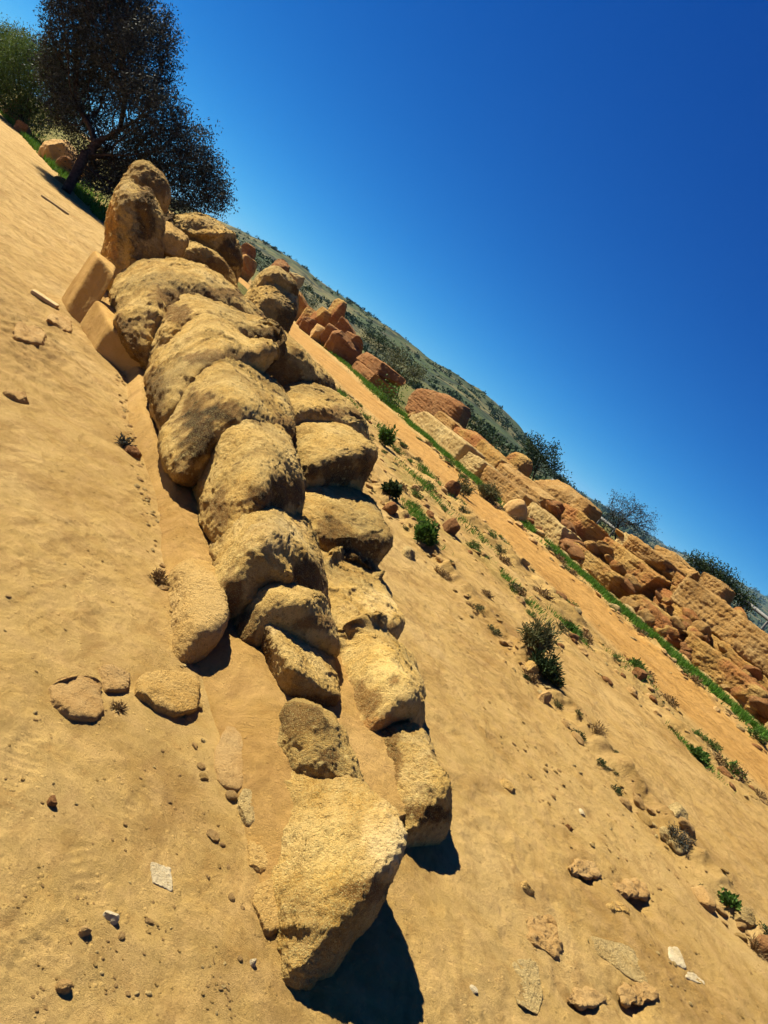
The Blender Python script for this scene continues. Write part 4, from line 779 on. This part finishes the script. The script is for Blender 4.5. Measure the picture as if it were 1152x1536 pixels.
woody('bush', b3, lob([(0, 70, 30, 0), (40, 75, 26, 0), (-20, 95, 36, 0)], 31), 'small pale green bush at the top left corner', 'bush', nattr=700, step=.2, leaf=(.10, .04), per=36, spread=.16, rmax=.05, mleaf=M_grey, seed=5, fork=.2, minz=.2)
b4 = cpt(945, 815, 21); b4[2] = 0
woody('bare_shrub', b4, lob([(930, 765, 22, 0), (950, 775, 24, .2), (968, 790, 18, 0), (922, 745, 10, 0), (945, 752, 10, 0), (915, 785, 16, .3), (980, 775, 8, 0)], 21), 'thin twiggy shrub with few leaves, dark against the sky above the wall', 'shrub', nattr=900, step=.09, leaf=(.055, .018), per=10, spread=.06, twig=.004, rmax=.03, mleaf=M_leaf_olive, seed=6, fork=.45, leafp=.95)
b5 = cpt(812, 725, 28); b5[2] = 0
woody('tree', b5, lob([(800, 668, 16, 0), (820, 682, 18, 0), (832, 700, 14, 0), (795, 690, 14, 0), (845, 725, 12, 0)], 28), 'small dense dark tree above the yellow top slab', 'tree', nattr=800, step=.12, leaf=(.10, .04), per=12, spread=.1, rmax=.07, mleaf=M_leaf_dark, seed=7, fork=.3)
b6 = cpt(1075, 905, 17.5); b6[2] = 0
woody('hedge', b6, lob([(1042, 842, 13, 0), (1060, 852, 16, 0), (1080, 867, 17, 0), (1100, 885, 16, 0), (1118, 905, 14, 0)], 17.5), 'dense dark green hedge behind the very long top beam', 'hedge', nattr=1600, step=.09, leaf=(.06, .025), per=24, spread=.08, rmax=.04, mleaf=M_leaf_dark, seed=8, fork=.3)
for i, (px, py, f, L, lb, m) in enumerate([
    (600, 590, 34, [(588, 548, 22, 0), (610, 560, 20, 0), (628, 560, 16, 1), (600, 535, 14, 1)], 'wide grey green bush between the dark boulders and the big brown block', M_grey),
    (585, 606, 24, [(583, 593, 15, 0), (570, 583, 10, 0), (595, 602, 8, 0)], 'bright green bush at the left foot of the big brown block', M_leaf_green),
    (700, 650, 34, [(700, 628, 10, 0), (715, 640, 11, 0), (728, 652, 9, 0)], 'low dark bushes behind the long reddish block', M_leaf_dark),
    (745, 670, 34, [(738, 660, 9, 0), (752, 668, 8, 0)], 'small dark bush behind the rounded reddish boulder', M_leaf_dark),
    (560, 540, 45, [(552, 505, 12, 0), (568, 515, 14, 0), (580, 525, 12, 0)], 'dark shrub on the slope above the stacked boulders', M_leaf_dark),
    (395, 420, 48, [(382, 392, 10, 0), (400, 402, 9, 0), (372, 372, 9, 1)], 'dark shrub behind the statue between face and forearm', M_leaf_dark),
    (455, 470, 46, [(452, 445, 8, 0), (468, 455, 9, 0), (460, 432, 7, 1)], 'dark shrub above the orange block by the left arm', M_leaf_dark)]):
    b = cpt(px, py, f); b[2] = 0
    woody('bush', b, lob(L, f), lb, 'bush', nattr=420, step=.16, leaf=(.11, .045), per=12, spread=.13, rmax=.04, mleaf=m, seed=20+i, fork=.25)
def T_(name, px, py, rpx, hpx, label, **kw):
    s, v = P(px, py); f = fdepth(s, v); tuft(name, s, v, rpx*f/F, hpx*f/F, label, **kw)
T_('shrub', 782, 990, 30, 52, 'big dark grey green shrub on the terrace edge, right of the left shin', cat='shrub', mat=M_grey, n=150, per=12, leaf=(.05, .010), seed=1)
T_('shrub', 803, 1018, 24, 34, 'dark leafy part shrub just below the big grey green one', cat='shrub', mat=M_leaf_dark, n=110, per=12, leaf=(.04, .012), seed=2)
T_('plant', 822, 1036, 12, 18, 'small dark green plant at the lower tip of the shrub row', mat=M_leaf_dark, n=50, per=10, leaf=(.03, .01), seed=3)
T_('dry_tuft', 884, 1112, 16, 18, 'dry grey twig tuft on the terrace edge', mat=M_dry, n=60, per=4, leaf=(.03, .004), seed=4)
T_('dry_tuft', 1005, 1272, 22, 26, 'dark dry twig tuft below the pale stone heap', mat=M_leaf_olive, n=90, per=7, leaf=(.025, .004), seed=5)
T_('plant', 1088, 1366, 18, 12, 'flat bright green plant on the terrace edge near the right border', mat=M_leaf_green, n=50, per=9, leaf=(.028, .014), seed=6)
T_('dry_tuft', 1132, 1428, 18, 16, 'brown dry tuft on the root clump at the right border', mat=M_dry, n=70, per=5, leaf=(.03, .004), seed=7)
T_('plant', 570, 668, 14, 34, 'tall green plant beside the left thigh of the statue', mat=M_leaf_green, n=60, per=12, leaf=(.08, .03), seed=8)
T_('plant', 578, 748, 14, 22, 'dark green plant beside the left thigh, in front of the tall one', mat=M_leaf_dark, n=60, per=12, leaf=(.06, .022), seed=9)
T_('plant', 628, 815, 18, 30, 'bright green leafy plant right of the left knee', mat=M_leaf_green, n=70, per=12, leaf=(.06, .025), seed=10)
T_('plant', 690, 740, 16, 24, 'grey green tuft right of the dark triangular rock', mat=M_grey, n=70, per=10, leaf=(.08, .015), seed=11)
T_('bush', 727, 748, 20, 26, 'round grey green cushion bush on the path side of the grass strip', cat='bush', mat=M_grey, n=140, per=14, leaf=(.06, .02), seed=12)
T_('plant', 768, 728, 12, 20, 'olive tuft growing between the low front blocks', mat=M_leaf_bush, n=70, per=10, leaf=(.08, .02), seed=13)
T_('plant', 748, 722, 12, 18, 'dark tuft left of the olive one between the low front blocks', mat=M_leaf_dark, n=60, per=10, leaf=(.08, .02), seed=14)
T_('plant', 918, 876, 11, 16, 'dark tuft on the pale stones under the red scree', mat=M_leaf_dark, n=60, per=10, leaf=(.05, .014), seed=15)
T_('plant', 995, 938, 10, 16, 'dry olive tuft at the foot of the wall, right of the red scree', mat=M_grey, n=60, per=9, leaf=(.05, .012), seed=16)
T_('plant', 855, 950, 14, 10, 'green plant in the debris band beside a small rock', mat=M_leaf_green, n=60, per=9, leaf=(.05, .02), seed=17)
T_('plant', 1042, 1140, 16, 12, 'green plant in the debris band near the right border', mat=M_leaf_green, n=70, per=9, leaf=(.045, .018), seed=18)
T_('plant', 945, 1012, 14, 12, 'olive plant beside the dark brown rock', mat=M_leaf_bush, n=60, per=9, leaf=(.045, .014), seed=19)
T_('dry_tuft', 238, 870, 14, 14, 'brown dry weed beside the support stone', mat=M_dry, n=50, per=5, leaf=(.02, .005), seed=20)
T_('dry_tuft', 185, 668, 14, 14, 'dark dry weed on the brown clump of earth left of the mortar bed', mat=M_leaf_olive, n=50, per=6, leaf=(.025, .006), seed=21)
T_('dry_tuft', 175, 1065, 10, 8, 'dry weed between the small lumpy stone and the blocky yellow one', mat=M_dry, n=40, per=3, leaf=(.018, .004), seed=22)
def weeds(pts, mats, label, group):
    base = []
    for k, m in enumerate(mats):
        base.append(tuft('weed', pts[k][0], pts[k][1], .09, .09, label, 'weed', m, n=36, per=9, leaf=(.028, .009), seed=60+k, group=group))
    for k, (s_, v_, z_) in enumerate(pts):
        b = base[k % len(base)]
        if k < len(base): r = b
        else:
            r = b.copy(); COL.objects.link(r)
            for c in b.children:
                d = c.copy(); COL.objects.link(d); d.parent = r
        r.location = [float(q) for q in W(s_, v_, H(s_, v_)-.005)]; r.scale = (z_, z_, z_*.8); r.rotation_euler = (0, 0, k*1.3)
wp = [(s_, 5.9+rng.normal()*.4, rng.uniform(.5, 1.5)) for s_ in rng.uniform(2.3, 14, 44)] + [(s_, 4.4+rng.normal()*.5, rng.uniform(.5, 1.2)) for s_ in rng.uniform(3.8, 9, 26)] + [(s_, 9.5+rng.normal()*.25, rng.uniform(.7, 1.8)) for s_ in rng.uniform(4.5, 16, 34)]
weeds(wp, [M_grey, M_leaf_bush, M_dry, M_leaf_green], 'small weed growing among the stones of the debris bands', 'weeds of the debris bands')
ep = [(s_, 2.96+rng.normal()*.08, rng.uniform(.25, .9)) for s_ in rng.uniform(.4, 8, 48)]
weeds(ep, [M_grey, M_dry, M_leaf_dark], 'tiny dry weed rooted in the broken terrace edge', 'weeds of the terrace edge')
# the bank under the tree
for i, (px, py, f, w_, h_, m, lb) in enumerate([(95, 222, 21, 60, 30, M_rubble, 'long tan rock under the left edge of the large tree'), (95, 285, 17.5, 46, 28, M_walld, 'brown rock in the grass at the foot of the large tree'), (34, 158, 27, 34, 30, M_walld, 'dark brown rock in front of the olive green bush'), (145, 240, 21, 20, 16, M_rubble, 'small tan rock beside the trunk of the large tree'), (105, 246, 20, 34, 22, M_walld, 'shaded grey rock between the two larger bank rocks'), (38, 188, 24, 24, 14, M_walld, 'low dark stone in the grass at the left border')]):
    c = cpt(px, py, f); m_ = f/F; q = c-O; s, v, w = float(q@U), float(q@N), float(c[2])
    stone_at('bank_rock', s, v, min(w-h_*m_*.5, H(s, v)), w_*m_, w_*m_*.8, max(h_*m_, w+h_*m_*.4-H(s, v)), m, lb, 'rock', None, 50, 360+i, .4*i, 6, 3, 3, .1, .14)
def build_grass():
    rg = np.random.default_rng(9); pts = []; hh = []
    def add(s, v, h):
        pts.append(np.stack([s, v], 1)); hh.append(h)
    n = 42000; s = 3.2+19.5*rg.uniform(0, 1, n)**1.5; v = 10.33+rg.normal(size=n)*(.05+.22*np.clip(.5+fbm(np.stack([s, 0*s, 0*s], 1), .9, 3), .1, 1)); add(s, v, rg.uniform(.04, .12, n))
    n = 5000; s = rg.uniform(20, 29, n); v = 10.9+rg.normal(size=n)*.25; add(s, v, rg.uniform(.05, .16, n))
    n = 9000; s = rg.uniform(15.5, 33, n); v = (.3-(s-16)*.19)+np.abs(rg.normal(size=n))*.5; add(s, v, rg.uniform(.06, .2, n))
    for (px, py, r, k) in [(650, 725, 20, 900), (630, 795, 18, 900), (620, 775, 14, 500), (700, 790, 22, 500), (850, 945, 14, 500), (1040, 1135, 16, 600), (930, 1000, 20, 500), (760, 880, 25, 500), (515, 600, 14, 500), (560, 640, 10, 300), (780, 900, 25, 400), (640, 740, 30, 700)]:
        s0, v0 = P(px, py); f = fdepth(s0, v0); a = rg.normal(size=(k, 2))*r*f/F*np.array([1.6, .6]); add(s0+a[:, 0], v0+a[:, 1], rg.uniform(.015, .05, k)*max(1, f/6))
    sv = np.concatenate(pts); h = np.concatenate(hh); nse = fbm(np.stack([sv[:, 0], sv[:, 1], 0*h], 1), 1.3, 3); k = nse > -.16; sv, h = sv[k], h[k]
    w = W(sv[:, 0], sv[:, 1]); z = ground_h(w[:, 0], w[:, 1])[0]; n = len(h); B = w+np.stack([0*z, 0*z, z-.005], 1)
    a = rg.uniform(0, 6.28, n); side = np.stack([np.cos(a), np.sin(a), 0*a], 1)*(h*.09)[:, None]; lean = np.stack([rg.normal(size=n)*.35, rg.normal(size=n)*.35, np.ones(n)], 1)*h[:, None]
    V = np.stack([B-side, B+side, B+lean], 1).reshape(-1, 3)
    o = mesh_np('grass', V, None, M_grass, smooth=False, tris=np.arange(3*n).reshape(-1, 3)); tag(o, 'short bright green grass along the wall and under the tree', 'grass', kind='stuff')
build_grass()

# ------------------------------------------------------------------ hills
def azel(px, py):
    r = ray(px, py); return math.degrees(math.atan2(r[0], r[1])), math.atan2(r[2], math.hypot(r[0], r[1]))
def hill(name, sky_px, d0, d1, d2, nz, mat, drop=0):
    a = sorted(azel(*p) for p in sky_px); az = np.array([x for x, _ in a]); el = np.array([y for _, y in a])
    A = np.linspace(az[0], az[-1], 420); D = np.concatenate([np.geomspace(d0, d1, 90), np.geomspace(d1, d2, 14)[1:]])
    E_ = np.interp(A, az, el); Ag, Dg = np.meshgrid(np.radians(A), D, indexing='ij'); X, Y = np.sin(Ag)*Dg, np.cos(Ag)*Dg
    top = EYE+np.tan(E_)[:, None]*d1
    t = sstep(d0, d1, Dg)**.9; z = top*np.where(Dg <= d1, t, 1-.5*sstep(d1, d2, Dg)) - drop*(1-t)
    p = np.stack([X.ravel(), Y.ravel(), 0*X.ravel()], 1); z = z+(nz*fbm(p, 6/d1, 6, .55)).reshape(z.shape)*sstep(d0, d0*1.6, Dg)*np.where(Dg > d1*.97, .25, 1)
    i = np.arange(A.size*D.size).reshape(A.size, D.size); Q = np.stack([i[:-1, :-1], i[1:, :-1], i[1:, 1:], i[:-1, 1:]], -1).reshape(-1, 4)[:, ::-1]
    o = mesh_np(name, np.stack([X, Y, z], -1).reshape(-1, 3), Q, mat); o['kind'] = 'structure'
    return Ag, Dg, X, Y, z
near = hill('hill', [(100, 230), (230, 285), (300, 322), (350, 345), (400, 371), (440, 398), (480, 428), (520, 453), (560, 479), (600, 507), (640, 536), (680, 562), (720, 590), (750, 617), (775, 642), (800, 672), (822, 702), (850, 742), (880, 772), (930, 812)], 70, 420, 900, 3.0, M_hill, 1.0)
far = hill('far_hill', [(700, 615), (760, 652), (820, 700), (850, 730), (880, 748), (915, 768), (960, 795), (1000, 822), (1040, 842), (1080, 862), (1120, 885), (1152, 904), (1200, 940)], 500, 2600, 5000, 14.0, M_hill, 3.0)
def scrub(name, H_, n, lo, hi, label, mat, seed, emin):
    rg = np.random.default_rng(seed); Ag, Dg, X, Y, z = H_
    i = rg.integers(0, X.shape[0], n); j = (rg.uniform(.02, 1, n)*90).astype(int)
    nse = fbm(np.stack([X[i, j]*.02, Y[i, j]*.02, 0*i], 1), 1.2, 4); k = nse > emin; i, j = i[k], j[k]
    C = np.stack([X[i, j], Y[i, j], z[i, j]], 1); r = rg.uniform(lo, hi, len(C))*(.4+.6*Dg[i, j]/Dg.max())
    m = 26; c = np.repeat(C, m, 0); rr = np.repeat(r, m); d = rg.normal(size=c.shape); d /= np.linalg.norm(d, axis=1)[:, None]; d[:, 2] = np.abs(d[:, 2])*.8
    V, Q = leaf_quads(c+d*(rr*rg.uniform(.4, 1, len(rr)))[:, None], rg.normal(size=c.shape), rr*.5, rr*.4, rg)
    o = mesh_np(name, V, Q, mat, smooth=False); tag(o, label, 'scrub', kind='stuff')
scrub('hillside_scrub', near, 2600, .8, 2.8, 'dark scrub and small trees scattered over the hillside', M_scrub, 12, -.08)
scrub('far_scrub', far, 1500, 6, 16, 'dark scrub on the far hazy ridge', M_scrub, 13, -.05)

# ------------------------------------------------------------------ air
def build_haze():
    me = bpy.data.meshes.new('haze'); a, lo, hi = 9600.0, -40.0, 140.0
    me.from_pydata([(x, y, z) for z in (lo, hi) for y in (-a, a) for x in (-a, a)], [], [(0, 2, 3, 1), (4, 5, 7, 6), (0, 1, 5, 4), (2, 6, 7, 3), (0, 4, 6, 2), (1, 3, 7, 5)])
    m = bpy.data.materials.new('haze'); m.use_nodes = True; n = m.node_tree.nodes; n.remove(n['Principled BSDF'])
    v = n.new('ShaderNodeVolumePrincipled'); v.inputs['Color'].default_value = (.30, .62, 1.0, 1); v.inputs['Density'].default_value = HAZE; m.node_tree.links.new(v.outputs[0], n['Material Output'].inputs['Volume'])
    me.materials.append(m); o = bpy.data.objects.new('haze', me); COL.objects.link(o); tag(o, 'thin pale air softening the far ridges', 'haze', kind='stuff')
HAZE = 0.00009
build_haze()
